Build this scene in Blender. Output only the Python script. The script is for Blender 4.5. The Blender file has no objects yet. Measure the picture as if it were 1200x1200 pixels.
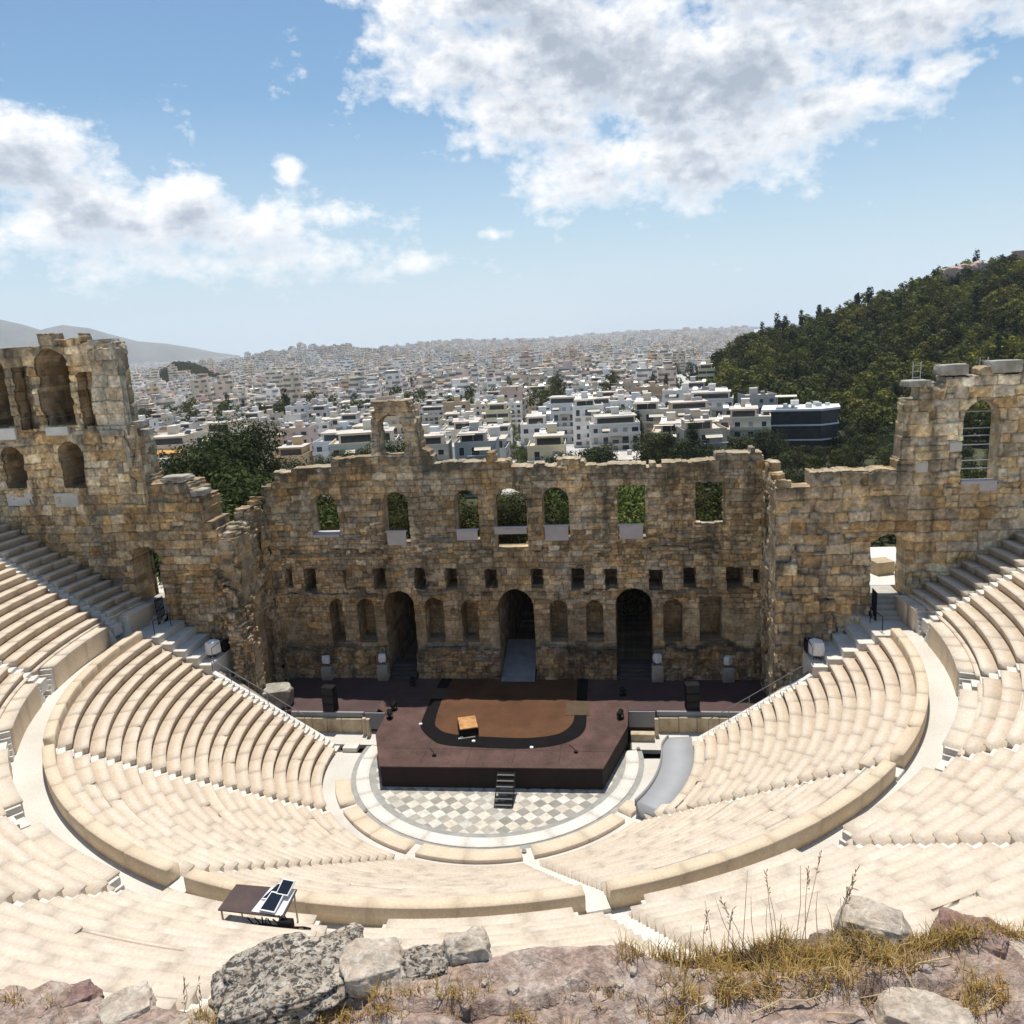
import bpy, bmesh, math, random
import numpy as np
from mathutils import Vector, Matrix
RNG = np.random.default_rng(7)
random.seed(7)
HAZE = 7e-5
SC = bpy.context.scene
COL = SC.collection
R = math.radians
PI = math.pi

# ------------------------------------------------------------------ camera
CAM = np.array([8.77, -45.38, 26.55])
YAW, PIT, ROL, FPX = R(8.642), R(12.69), R(-3.387), 932.4
FW = np.array([-math.sin(YAW)*math.cos(PIT), math.cos(YAW)*math.cos(PIT), -math.sin(PIT)])
_rt = np.array([math.cos(YAW), math.sin(YAW), 0.0]); _up = np.cross(_rt, FW)
RT = math.cos(ROL)*_rt + math.sin(ROL)*_up
UP = -math.sin(ROL)*_rt + math.cos(ROL)*_up
cd = bpy.data.cameras.new('camera'); cam = bpy.data.objects.new('camera', cd); COL.objects.link(cam)
cd.sensor_fit = 'HORIZONTAL'; cd.sensor_width = 36.0; cd.lens = 36.0*FPX/1200.0
cd.clip_start = 0.1; cd.clip_end = 60000.0
cam.matrix_world = Matrix(((RT[0], UP[0], -FW[0], CAM[0]), (RT[1], UP[1], -FW[1], CAM[1]), (RT[2], UP[2], -FW[2], CAM[2]), (0, 0, 0, 1)))
SC.camera = cam

def ray(x, y): return FW + RT*((x-600)/FPX) + UP*((600-y)/FPX)
def at_z(x, y, z): d = ray(x, y); return CAM + d*((z-CAM[2])/d[2])
def at_y(x, y, Y): d = ray(x, y); return CAM + d*((Y-CAM[1])/d[1])
def at_d(x, y, D): d = ray(x, y); return CAM + d*(D/math.hypot(d[0], d[1]))
def proj(P):
    d = np.asarray(P, float)-CAM; w = d@FW
    return 600+FPX*(d@RT)/w, 600-FPX*(d@UP)/w, w

# ------------------------------------------------------------------ value noise
def _hash(ix, iy, iz, s):
    h = (ix.astype(np.int64)*374761393 + iy.astype(np.int64)*668265263 + iz.astype(np.int64)*2147483647 + s*1274126177) & 0xffffffff
    h = ((h ^ (h >> 13))*1274126177) & 0xffffffff
    h = (h ^ (h >> 16)) & 0xffffffff
    return h/4294967295.0
def vnoise(x, y, z=0.0, s=0):
    x, y, z = np.broadcast_arrays(np.asarray(x, float), np.asarray(y, float), np.asarray(z, float))
    ix, iy, iz = np.floor(x), np.floor(y), np.floor(z)
    fx, fy, fz = x-ix, y-iy, z-iz
    fx, fy, fz = fx*fx*(3-2*fx), fy*fy*(3-2*fy), fz*fz*(3-2*fz)
    def h(a, b, c): return _hash(ix+a, iy+b, iz+c, s)
    l = lambda a, b, t: a+(b-a)*t
    return l(l(l(h(0,0,0), h(1,0,0), fx), l(h(0,1,0), h(1,1,0), fx), fy), l(l(h(0,0,1), h(1,0,1), fx), l(h(0,1,1), h(1,1,1), fx), fy), fz)*2-1
def fbm(x, y, z=0.0, o=4, s=0, g=0.5):
    a, t, n = 1.0, 0.0, 0.0
    x, y, z = np.asarray(x, float), np.asarray(y, float), np.asarray(z, float)
    for i in range(o):
        t = t + a*vnoise(x, y, z, s+i*17); n += a; a *= g; x = x*2.03+3.1; y = y*2.03+1.7; z = z*2.03+5.3
    return t/n

# ------------------------------------------------------------------ mesh + object helpers
def np_mesh(name, V, F, mats=(), mi=None, col=None, smooth=False):
    """V (n,3); F list of (k,) index arrays: an (m,4) or (m,3) array, or a list of such arrays"""
    me = bpy.data.meshes.new(name)
    Fs = F if isinstance(F, list) else [F]
    Fs = [np.asarray(f, np.int32) for f in Fs if len(f)]
    V = np.asarray(V, np.float32)
    me.vertices.add(len(V)); me.vertices.foreach_set('co', V.ravel())
    loops = np.concatenate([f.ravel() for f in Fs])
    tot = np.concatenate([np.full(len(f), f.shape[1], np.int32) for f in Fs])
    st = np.concatenate([[0], np.cumsum(tot)[:-1]]).astype(np.int32)
    me.loops.add(len(loops)); me.loops.foreach_set('vertex_index', loops)
    me.polygons.add(len(tot)); me.polygons.foreach_set('loop_start', st); me.polygons.foreach_set('loop_total', tot)
    if mi is not None: me.polygons.foreach_set('material_index', np.asarray(mi, np.int32))
    if smooth: me.polygons.foreach_set('use_smooth', np.ones(len(tot), bool))
    me.update(calc_edges=True); me.validate()
    for m in mats: me.materials.append(m)
    if col is not None:
        a = me.color_attributes.new('Col', 'FLOAT_COLOR', 'POINT')
        c = np.ones((len(V), 4), np.float32); c[:, :3] = col; a.data.foreach_set('color', c.ravel())
    return me

class MB:
    """collects boxes, bars, tubes and lathes into ONE mesh"""
    def __init__(s): s.v = []; s.f = []; s.m = []; s.c = []; s.cc = (1, 1, 1)
    def add(s, vs, fs, m=0):
        b = len(s.v); s.v += [tuple(map(float, v)) for v in vs]; s.c += [s.cc]*len(vs)
        for f in fs: s.f.append(tuple(i+b for i in f)); s.m.append(m)
        return s
    def box(s, x0, x1, y0, y1, z0, z1, m=0, M=None, bev=0.0):
        if bev > 0:
            b = bev; vs = []
            for z, ii in ((z0, b), (z0+b, 0), (z1-b, 0), (z1, b)):
                vs += [(x0+ii, y0+b, z), (x0+b, y0+ii, z), (x1-b, y0+ii, z), (x1-ii, y0+b, z), (x1-ii, y1-b, z), (x1-b, y1-ii, z), (x0+b, y1-ii, z), (x0+ii, y1-b, z)]
            fs = [tuple(range(7, -1, -1)), tuple(range(24, 32))]
            for k in range(3):
                for i in range(8): fs.append((k*8+i, k*8+(i+1) % 8, k*8+8+(i+1) % 8, k*8+8+i))
        else:
            vs = [(x0,y0,z0),(x1,y0,z0),(x1,y1,z0),(x0,y1,z0),(x0,y0,z1),(x1,y0,z1),(x1,y1,z1),(x0,y1,z1)]
            fs = [(3,2,1,0),(4,5,6,7),(0,1,5,4),(1,2,6,5),(2,3,7,6),(3,0,4,7)]
        if M is not None: vs = [tuple(M @ Vector(v)) for v in vs]
        return s.add(vs, fs, m)
    def prism(s, pts, z0, z1, m=0):
        n = len(pts); vs = [(p[0], p[1], z0) for p in pts]+[(p[0], p[1], z1) for p in pts]
        fs = [tuple(range(n-1, -1, -1)), tuple(range(n, 2*n))]+[(i, (i+1) % n, n+(i+1) % n, n+i) for i in range(n)]
        return s.add(vs, fs, m)
    def tube(s, pts, r, n=6, m=0, cap=True):
        pts = [Vector(p) for p in pts]; k = len(pts)
        rs = r if isinstance(r, (list, tuple)) else [r]*k
        vs = []
        for i, p in enumerate(pts):
            d = (pts[min(i+1, k-1)]-pts[max(i-1, 0)]).normalized()
            a = d.cross(Vector((0, 0, 1))) if abs(d.z) < .95 else d.cross(Vector((1, 0, 0)))
            a.normalize(); b = d.cross(a)
            vs += [tuple(p+(a*math.cos(2*PI*j/n)+b*math.sin(2*PI*j/n))*rs[i]) for j in range(n)]
        fs = [(i*n+j, i*n+(j+1) % n, (i+1)*n+(j+1) % n, (i+1)*n+j) for i in range(k-1) for j in range(n)]
        if cap: fs += [tuple(range(n-1, -1, -1)), tuple(range((k-1)*n, k*n))]
        return s.add(vs, fs, m)
    def lathe(s, prof, c=(0, 0, 0), n=12, m=0, cap=True):
        k = len(prof); vs = [(c[0]+r*math.cos(2*PI*j/n), c[1]+r*math.sin(2*PI*j/n), c[2]+z) for r, z in prof for j in range(n)]
        fs = [(i*n+j, i*n+(j+1) % n, (i+1)*n+(j+1) % n, (i+1)*n+j) for i in range(k-1) for j in range(n)]
        if cap: fs += [tuple(range(n-1, -1, -1)), tuple(range((k-1)*n, k*n))]
        return s.add(vs, fs, m)
    def mesh(s, name, mats, smooth=False, col=False):
        me = bpy.data.meshes.new(name); me.from_pydata(s.v, [], s.f); me.update()
        for m in (mats if isinstance(mats, (list, tuple)) else [mats]): me.materials.append(m)
        me.polygons.foreach_set('material_index', np.array(s.m, np.int32))
        if smooth: me.polygons.foreach_set('use_smooth', np.ones(len(s.f), bool))
        if col:
            a = me.color_attributes.new('Col', 'FLOAT_COLOR', 'POINT'); c = np.ones((len(s.v), 4), np.float32); c[:, :3] = s.c; a.data.foreach_set('color', c.ravel())
        return me
    def build(s, name, mats, parent=None, smooth=False, col=False, loc=None):
        return link(name, s.mesh(name, mats, smooth, col), parent, loc)

def link(name, me, parent=None, loc=None):
    o = bpy.data.objects.new(name, me); COL.objects.link(o)
    if parent is not None: o.parent = parent
    if loc is not None: o.location = loc
    return o
def empty(name, loc=(0, 0, 0), rz=0.0):
    o = bpy.data.objects.new(name, None); COL.objects.link(o); o.location = loc; o.rotation_euler = (0, 0, rz); o.empty_display_size = .3
    return o
def tag(o, label=None, cat=None, group=None, kind=None):
    if label: o['label'] = label
    if cat: o['category'] = cat
    if group: o['group'] = group
    if kind: o['kind'] = kind
    return o
def copy_tree(o, parent=None):
    c = o.copy(); COL.objects.link(c); c.parent = parent
    for ch in KIDS.get(o.name, None) or [x for x in o.children]: copy_tree(ch, c)
    return c
KIDS = {}

# ------------------------------------------------------------------ materials
def nt(m):
    m.use_nodes = True; t = m.node_tree; t.nodes.clear(); return t
class NB:
    def __init__(s, t): s.t = t
    def n(s, ty, **k):
        o = s.t.nodes.new(ty)
        for a, v in k.items(): setattr(o, a, v)
        return o
    def l(s, a, b): s.t.links.new(a, b)
    def val(s, sock, v):
        if hasattr(v, 'links') or isinstance(v, bpy.types.NodeSocket): s.l(v, sock)
        else: sock.default_value = v
    def math(s, op, a, b=None, c=None, clamp=False):
        o = s.n('ShaderNodeMath', operation=op); o.use_clamp = clamp; s.val(o.inputs[0], a)
        if b is not None: s.val(o.inputs[1], b)
        if c is not None: s.val(o.inputs[2], c)
        return o.outputs[0]
    def mix(s, fac, a, b, blend='MIX'):
        o = s.n('ShaderNodeMix', data_type='RGBA', blend_type=blend); s.val(o.inputs[0], fac)
        for i, v in ((6, a), (7, b)): s.val(o.inputs[i], (*v, 1.0) if isinstance(v, tuple) and len(v) == 3 else v)
        return o.outputs[2]
    def noise(s, vec, scale, detail=4, rough=.55, d3='3D', dist=0.0):
        o = s.n('ShaderNodeTexNoise', noise_dimensions=d3)
        if vec is not None: s.l(vec, o.inputs['Vector'])
        o.inputs['Scale'].default_value = scale; o.inputs['Detail'].default_value = detail; o.inputs['Roughness'].default_value = rough; o.inputs['Distortion'].default_value = dist
        return o.outputs['Fac']
    def ramp(s, fac, pts):
        o = s.n('ShaderNodeValToRGB'); e = o.color_ramp.elements
        while len(e) < len(pts): e.new(.5)
        for i, (p, c) in enumerate(pts): e[i].position = p; e[i].color = (*c, 1) if isinstance(c, tuple) else (c, c, c, 1)
        s.l(fac, o.inputs[0]); return o.outputs[0]
    def rng(s, v, a, b, c, d):
        o = s.n('ShaderNodeMapRange'); s.val(o.inputs[0], v)
        for i, x in enumerate((a, b, c, d)): o.inputs[i+1].default_value = x
        return o.outputs[0]
def mat(name, col=(.5, .5, .5), rough=.8, var=.18, scale=1.5, metal=0.0, bump=0.0, bscale=8.0, attr=False, objcol=False, fine=0.0, fscale=20.0, spec=.3, tint=None, tscale=.3, translucent=0.0, coords='Object'):
    m = bpy.data.materials.new(name); t = nt(m); b = NB(t)
    out = b.n('ShaderNodeOutputMaterial'); p = b.n('ShaderNodeBsdfPrincipled')
    tc = b.n('ShaderNodeTexCoord').outputs[coords]
    base = (*col, 1.0)
    if attr:
        base = b.n('ShaderNodeAttribute', attribute_name='Col').outputs['Color']
        if col != (1, 1, 1): base = b.mix(1.0, base, (*col, 1.0), 'MULTIPLY')
    if objcol:
        oi = b.n('ShaderNodeObjectInfo').outputs['Color']; base = b.mix(1.0, base, oi, 'MULTIPLY')
    if tint is not None: base = b.mix(b.rng(b.noise(tc, tscale, 3), .42, .62, 0, 1), base, b.mix(1.0, base, (*tint, 1.0), 'MULTIPLY'))
    f = b.rng(b.noise(tc, scale, 5, .6), .3, .7, 1-var, 1+var)
    base = b.mix(1.0, base, f, 'MULTIPLY')
    if fine > 0: base = b.mix(1.0, base, b.rng(b.noise(tc, fscale, 4, .65), .3, .7, 1-fine, 1+fine), 'MULTIPLY')
    b.val(p.inputs['Base Color'], base)
    p.inputs['Roughness'].default_value = rough; p.inputs['Metallic'].default_value = metal; p.inputs['Specular IOR Level'].default_value = spec
    if bump > 0:
        bp = b.n('ShaderNodeBump'); bp.inputs['Strength'].default_value = 1.0; bp.inputs['Distance'].default_value = bump
        b.l(b.noise(tc, bscale, 6, .6), bp.inputs['Height']); b.l(bp.outputs[0], p.inputs['Normal'])
    sh = p.outputs[0]
    if translucent > 0:
        tr = b.n('ShaderNodeBsdfTranslucent'); b.val(tr.inputs['Color'], base); mx = b.n('ShaderNodeMixShader'); mx.inputs[0].default_value = translucent
        b.l(sh, mx.inputs[1]); b.l(tr.outputs[0], mx.inputs[2]); sh = mx.outputs[0]
    b.l(sh, out.inputs['Surface'])
    return m
# ------------------------------------------------------------------ sun, sky with clouds, colour management
SUN_EL, SUN_AZ = 75.5, -8.0       # azimuth measured from +Y towards +X
w = bpy.data.worlds.new('World'); SC.world = w; w.use_nodes = True
wt = w.node_tree; wt.nodes.clear(); b = NB(wt)
wo = b.n('ShaderNodeOutputWorld'); bg = b.n('ShaderNodeBackground'); bg.inputs['Strength'].default_value = .098
sky = b.n('ShaderNodeTexSky', sky_type='NISHITA'); sky.sun_disc = False
sky.sun_elevation = R(SUN_EL); sky.sun_rotation = R(SUN_AZ); sky.air_density = 1.1; sky.dust_density = .3; sky.ozone_density = 1.6; sky.altitude = 100
dirv = b.n('ShaderNodeTexCoord').outputs['Generated']
sp = b.n('ShaderNodeSeparateXYZ'); b.l(dirv, sp.inputs[0])
az = b.math('MULTIPLY', b.math('ARCTAN2', sp.outputs[0], sp.outputs[1]), 180/PI)
el = b.math('MULTIPLY', b.math('ARCSINE', sp.outputs[2]), 180/PI)
# cumulus banks: azimuth, elevation, half width, half height (degrees), weight
BLOBS = [(-10.5,17.0,7.0,2.6,1.0), (-3.0,17.2,8.5,4.2,1.25), (5.5,15.0,8.5,4.0,1.3), (-5.5,13.6,6.5,2.6,1.0), (11.5,12.2,6.5,2.2,1.0), (4.5,10.4,6.5,3.0,1.1), (-2.5,10.2,5.0,2.6,1.0),
         (8.0,8.8,4.5,1.5,.75), (15.5,16.2,6.5,2.6,1.1), (22.0,17.0,6.0,2.5,1.1), (19.5,13.3,3.0,1.0,.8), (-7.5,20.5,9.0,2.5,1.2), (12.0,20.0,9.0,3.0,1.3),
         (-38.0,11.5,5.2,2.8,1.25), (-34.2,9.2,4.5,2.4,1.1), (-29.8,8.4,5.0,2.3,1.15), (-25.0,7.6,5.0,2.0,1.0), (-19.5,8.1,3.6,1.2,.75), (-22.5,5.6,8.5,1.6,.8), (-15.0,5.0,5.0,1.1,.7), (-37.0,7.4,8.0,1.6,.8), (-46.0,10.0,7.0,3.5,1.2), (-33.0,5.8,8.0,1.6,.75),
         (-22.0,11.1,1.15,.95,.85), (-15.8,18.9,1.1,.75,.65), (-8.4,6.6,2.0,.6,.62), (-4.2,7.1,1.9,.5,.5), (-17.6,20.6,2.6,.9,.7), (32.0,16.0,8.0,3.5,1.1)]
def cloud_field(daz, de):
    A = b.math('ADD', az, daz) if daz else az; E = b.math('ADD', el, de) if de else el
    cv = b.n('ShaderNodeCombineXYZ'); b.l(A, cv.inputs[0]); b.l(b.math('MULTIPLY', E, 1.45), cv.inputs[1])
    n1 = b.noise(cv.outputs[0], .30, 7, .58); n2 = b.noise(cv.outputs[0], .95, 5, .6)
    tot = None
    for a0, e0, wa, we, k in BLOBS:
        x = b.math('MULTIPLY_ADD', A, 1/wa, -a0/wa); y = b.math('MULTIPLY_ADD', E, 1/we, -e0/we)
        q = b.math('MULTIPLY_ADD', x, x, b.math('MULTIPLY', y, y))
        g = b.math('MULTIPLY', b.math('EXPONENT', b.math('MULTIPLY', q, -1.0)), k)
        tot = g if tot is None else b.math('MAXIMUM', tot, b.math('MULTIPLY_ADD', tot, .35, g) if False else g)
    nn = b.math('ADD', b.math('MULTIPLY_ADD', n1, 1.9, -.95), b.math('MULTIPLY_ADD', n2, .75, -.375))
    return b.math('MULTIPLY_ADD', tot, 1.0, nn)
d0 = cloud_field(0, 0); d1 = cloud_field(-.7, 1.3)
cov = b.rng(d0, .30, .84, 0, 1); cov_s = b.math('SMOOTH_MIN', cov, 1.0, .1)
# a cloud brightens where there is little of it above, towards the sun, and greys under its own thickness
thick = b.rng(d0, .55, 1.35, 0, 1)
under = b.rng(d1, .25, 1.25, 0, 1)
shade = b.math('SUBTRACT', 1.0, b.math('MULTIPLY', under, b.math('MULTIPLY_ADD', thick, .85, .32)), clamp=True)
ccol = b.ramp(shade, [(0.0, (3.8, 4.25, 5.0)), (.35, (5.3, 5.75, 6.4)), (.7, (8.2, 8.3, 8.5)), (1.0, (10.6, 10.3, 9.9))])
skyc = b.mix(b.rng(el, -1.0, 15.0, .85, 0.0), b.mix(1.0, sky.outputs[0], (.76, .93, .98), 'MULTIPLY'), (5.5, 6.5, 7.6))
hz = b.rng(el, 1.0, 7.0, .55, 1.0)
alpha = b.math('MULTIPLY', b.math('MULTIPLY', cov, hz), .96)
b.l(b.mix(alpha, skyc, ccol), bg.inputs['Color'])
b.l(bg.outputs[0], wo.inputs['Surface'])
sl = bpy.data.lights.new('sun', 'SUN'); sl.energy = 4.3; sl.angle = R(.5); sl.color = (1.0, .95, .87)
so = bpy.data.objects.new('sun', sl); COL.objects.link(so)
sd = Vector((math.sin(R(SUN_AZ))*math.cos(R(SUN_EL)), math.cos(R(SUN_AZ))*math.cos(R(SUN_EL)), math.sin(R(SUN_EL))))
so.rotation_euler = (-sd).to_track_quat('-Z', 'Y').to_euler(); so.location = (0, 30, 80)
SC.view_settings.view_transform = 'Standard'; SC.view_settings.look = 'None'; SC.view_settings.gamma = 1.0; SC.view_settings.exposure = 0.27
SC.view_settings.use_curve_mapping = False
# ------------------------------------------------------------------ the marble seating
M_MARBLE = mat('cream_marble', (1, 1, 1), rough=.75, var=.06, scale=.8, attr=True, fine=.12, fscale=9.0, bump=.005, bscale=16.0, tint=(.955, .94, .925), tscale=.9)
M_PAVE = mat('pale_paving', (.60, .57, .51), rough=.8, var=.12, scale=.7, fine=.10, fscale=12.0, bump=.006, bscale=20.0, tint=(.86, .84, .82), tscale=.35)
M_STEP = mat('step_marble', (.63, .585, .51), rough=.75, var=.12, scale=1.3, fine=.10, fscale=16.0, bump=.008, bscale=20.0)
M_DARKGAP = mat('joint_shadow_filler', (.10, .085, .065), rough=.95)
MARBLE_PAL = np.array((1.0, .98, .955))*np.array([(.64, .555, .44), (.62, .53, .415), (.66, .585, .475), (.60, .50, .385), (.65, .55, .455), (.58, .495, .39), (.67, .60, .50), (.63, .525, .425)])

def arc_blocks(name, prof, th0, th1, rmid, parent=None, blk=2.1, jit=.010, chip=.05, pal=MARBLE_PAL, gap=.003, seglen=.55, rng=RNG, tint=1.0, mats=None):
    """a curved course of separate blocks: prof = closed (r, z) outline, counter-clockwise seen with r to the right;
    th0(r), th1(r) give the end angles (radians, 0 = -Y axis) at each radius"""
    k = len(prof); V = []; F4 = []; FN = []; C = []
    pr = np.array(prof)
    L = max(.05, (th1(rmid)-th0(rmid))*rmid)
    cuts = [0.0]
    while cuts[-1] < L-blk*.55: cuts.append(cuts[-1]+blk*rng.uniform(.6, 1.4))
    cuts = np.array(cuts); cuts = cuts/ max(cuts[-1], 1e-6) if len(cuts) > 1 else np.array([0.0, 1.0])
    zmax = pr[:, 1].max(); nose = [i for i in range(k) if pr[i, 1] > zmax-.06]
    base = 0
    for c0, c1 in zip(cuts[:-1], cuts[1:]):
        g = gap if rng.random() > .05 else rng.uniform(.03, .06)
        n = max(1, int(round((c1-c0)*L/seglen)))
        dr, dz = rng.normal(0, jit*.35), rng.normal(0, jit*.3)
        p2 = pr.copy(); p2[:, 0] += dr*.7; p2[nose, 1] += dz
        if rng.random() < chip:
            q = nose[0]; p2[q, 1] -= rng.uniform(.03, .14); p2[q, 0] += rng.uniform(.02, .12); p2[nose[-1], 1] -= rng.uniform(0, .03)
        col = (pal[rng.integers(len(pal))]*.28+pal.mean(0)*.72)*rng.uniform(.988, 1.015)*tint
        r = p2[:, 0]; a0 = np.array([th0(x) for x in pr[:, 0]]); a1 = np.array([th1(x) for x in pr[:, 0]])
        for j in range(n+1):
            t = c0+(c1-c0)*j/n; th = a0+(a1-a0)*t
            if j == 0: th = th+g*.5/rmid
            if j == n: th = th-g*.5/rmid
            V.append(np.stack([r*np.sin(th), -r*np.cos(th), p2[:, 1]+rng.normal(0, .001, k)], 1)); C.append(np.tile(col, (k, 1)))
        for j in range(n):
            for i in range(k):
                i2 = (i+1) % k; F4.append((base+j*k+i, base+(j+1)*k+i, base+(j+1)*k+i2, base+j*k+i2))
        FN.append(tuple(base+i for i in range(k))); FN.append(tuple(base+n*k+i for i in range(k-1, -1, -1)))
        base += (n+1)*k
    me = np_mesh(name, np.concatenate(V), [np.array(F4), np.array(FN)], mats or [M_MARBLE], col=np.concatenate(C))
    return link(name, me, parent)

def seat_prof(r, z, dr, dz, over=.12):
    # riser (recessed under a nosing), seat, shallow foot channel behind it, back and underside buried in the next row
    return [(r+.085, z-.35), (r+.085, z+dz-.10), (r, z+dz-.075), (r+.005, z+dz), (r+.40, z+dz+.004), (r+.42, z+dz-.022), (r+dr+over, z+dz-.022), (r+dr+over, z-.35)]

WEDGES = [(-90, -54), (-54, -18), (-18, 18), (18, 54), (54, 90)]
HS = .42      # half the width of a stairway
YEND = .42    # where the lower rows stop short of the retaining wall
def ang_at(deg, side):
    if abs(deg) < 89: return lambda r: R(deg)+side*math.asin(HS/r)
    s = 1 if deg > 0 else -1
    return lambda r: s*(PI/2+math.asin(YEND/r))
NL, R0L, DRL, DZL = 19, 10.95, .66, .425
LOWER = ['far left lower bank of curved marble rows, ending at the left retaining wall', 'left lower bank of curved marble rows, between two stairways facing the stage side',
         'middle lower bank of curved marble rows, directly in front of the checkered orchestra', 'right lower bank of curved marble rows, beyond the axis stairway below the white boulder',
         'far right lower bank of curved marble rows, ending at the grey ramp']
for wi, (a, c) in enumerate(WEDGES):
    e = empty('seating_bank', (0, 0, 0)); tag(e, LOWER[wi], 'seating', 'lower seating banks')
    th0, th1 = ang_at(a, 1), ang_at(c, -1)
    for i in range(NL):
        r, z = R0L+i*DRL, .02+i*DZL
        if wi == 4 and i < 3:                                   # the grey ramp stands in front of the first rows here
            arc_blocks('seat_row', seat_prof(r, z, DRL, DZL), th0, th1, r+.3, e, tint=1.0, chip=.05); continue
        chip = (.02 if wi == 2 else .05)+.07*(abs(vnoise(i*.7, wi*3.1)) > .35)
        arc_blocks('seat_row', seat_prof(r, z, DRL, DZL), th0, th1, r+.3, e, chip=float(chip), tint=.97+.05*float(vnoise(i*.9, wi*2.2+.5)))
    rb = R0L+NL*DRL; zt = .02+NL*DZL
    arc_blocks('parapet', [(rb, zt-.5), (rb, 8.60), (rb+.03, 8.66), (24.0, 8.66), (24.02, 8.62), (24.0, 7.6), (23.7, 7.6)], th0, th1, 23.8, e, blk=2.2, jit=.006, chip=.02, pal=MARBLE_PAL*np.array((1.0, .955, .86)))

# stairways of the lower bank: two steps to each row
STAIRL = {-54: 'narrow marble stairway on the far left, climbing beside the dark step ends', -18: 'marble stairway left of the middle bank, its foot at the round orchestra wall',
          18: 'marble stairway right of the middle bank, leading up towards the red rock', 54: 'marble stairway on the right, its foot beside the grey ramp'}
for dg, lab in STAIRL.items():
    e = empty('stairway', (0, 0, 0), R(dg)); tag(e, lab, 'stairs', 'radial stairways')
    for i in range(NL+1):
        for h in (0, 1):
            r = R0L+i*DRL+h*DRL/2-.02; z = .02+i*DZL+h*DZL/2
            if i == NL and h == 0: zt_ = z
            if i == NL and h == 1: continue
            m = MB(); rr = r+DRL/2+.16 if i < NL else 24.1
            m.box(-HS+.004, HS-.004, -rr, -r, z-.55, z+(DZL/2-.10 if i < NL else -.02)-.02+RNG.normal(0, .006), bev=.012)
            m.build('step', M_STEP, e)
# end stairs along the retaining walls and their white copings
for s, side in ((-1, 'left'), (1, 'right')):
    e = empty('stairway', (0, 0, 0)); tag(e, 'narrow end stairway beside the sloping white coping on the %s' % side, 'stairs', 'end stairways')
    for i in range(12):
        for h in (0, 1):
            x0 = R0L+i*DRL+h*DRL/2-.02; z = .02+i*DZL+h*DZL/2
            m = MB(); x1 = x0+DRL/2+.16; xa, xb = sorted((s*x0, s*x1))
            m.box(xa, xb, YEND+.03, 1.16, z-.6, z+DZL/2-.10, bev=.012); m.build('step', M_STEP, e)
    m = MB()
    pts = [(12.2, .55), (19.4, 5.25)]
    (xa, za), (xb, zb) = pts
    vs = []
    for y in (1.17, 1.47):
        vs += [(s*xa, y, -.6), (s*(xb+.9), y, -.6), (s*(xb+.9), y, zb), (s*xb, y, zb), (s*xa, y, za)]
    m.add(vs, [(0, 1, 2, 3, 4), (9, 8, 7, 6, 5), (0, 5, 6, 1), (1, 6, 7, 2), (2, 7, 8, 3), (3, 8, 9, 4), (4, 9, 5, 0)])
    wl = m.build('retaining_wall', M_STEP); tag(wl, 'sloping retaining wall ending the %s lower bank' % side, 'wall')
    m = MB(); d = Vector((s*(xb-xa), 0, zb-za)).normalized(); n = Vector((-d.z*s, 0, d.x*s)) if s > 0 else Vector((d.z, 0, -d.x))
    if n.z < 0: n = -n
    A = Vector((s*xa, 0, za)); Bp = Vector((s*xb, 0, zb)); vs = []
    for P in (A-d*.4, Bp):
        for y in (1.10, 1.54):
            for o in (.004, .12): q = P+n*o; vs.append((q.x, y, q.z))
    m.add(vs, [(0, 1, 3, 2), (4, 6, 7, 5), (0, 4, 5, 1), (2, 3, 7, 6), (1, 5, 7, 3), (0, 2, 6, 4)])
    m.build('coping', mat('white_coping', (.70, .69, .66), rough=.7, var=.08), wl)

# walkway (diazoma) between the two tiers and the landings by the doors
def annulus(name, r0, r1, a0, a1, z, m, n=90, parent=None):
    th = np.linspace(R(a0), R(a1), n+1); V = np.concatenate([np.stack([r*np.sin(th), -r*np.cos(th), np.full(n+1, z)], 1) for r in (r0, r1)])
    F = np.array([(i, n+1+i, n+2+i, i+1) for i in range(n)]); return link(name, np_mesh(name, V, F, [m]), parent)
tag(annulus('walkway_path', 23.7, 26.6, -90, 90, 7.9, M_PAVE), kind='structure')
for s in (-1, 1):
    m = MB(); xa, xb = sorted((s*22.9, s*26.4)); m.box(xa, xb, 1.2, 4.5, 7.2, 7.9+.003, bev=.02); xa, xb = sorted((s*24.0, s*26.4)); m.box(xa, xb, -.02, 1.19, 7.2, 7.9+.004)
    tag(m.build('landing_path', M_PAVE), kind='structure')
    side = 'left' if s < 0 else 'right'
    e = empty('terrace_steps', (0, 0, 0)); tag(e, 'four broad shaded steps descending from the %s doorway landing along the ruined wall' % side, 'steps', 'broad landing steps')
    for i in range(1, 5):
        m = MB(); xa, xb = sorted((s*(22.9-i*.87), s*(22.9-(i-1)*.87+.1))); m.box(xa, xb, 1.2, 4.5, 4.3 if i < 4 else -.1, 7.9-.5*i, bev=.025); m.build('step', M_STEP, e)

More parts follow.
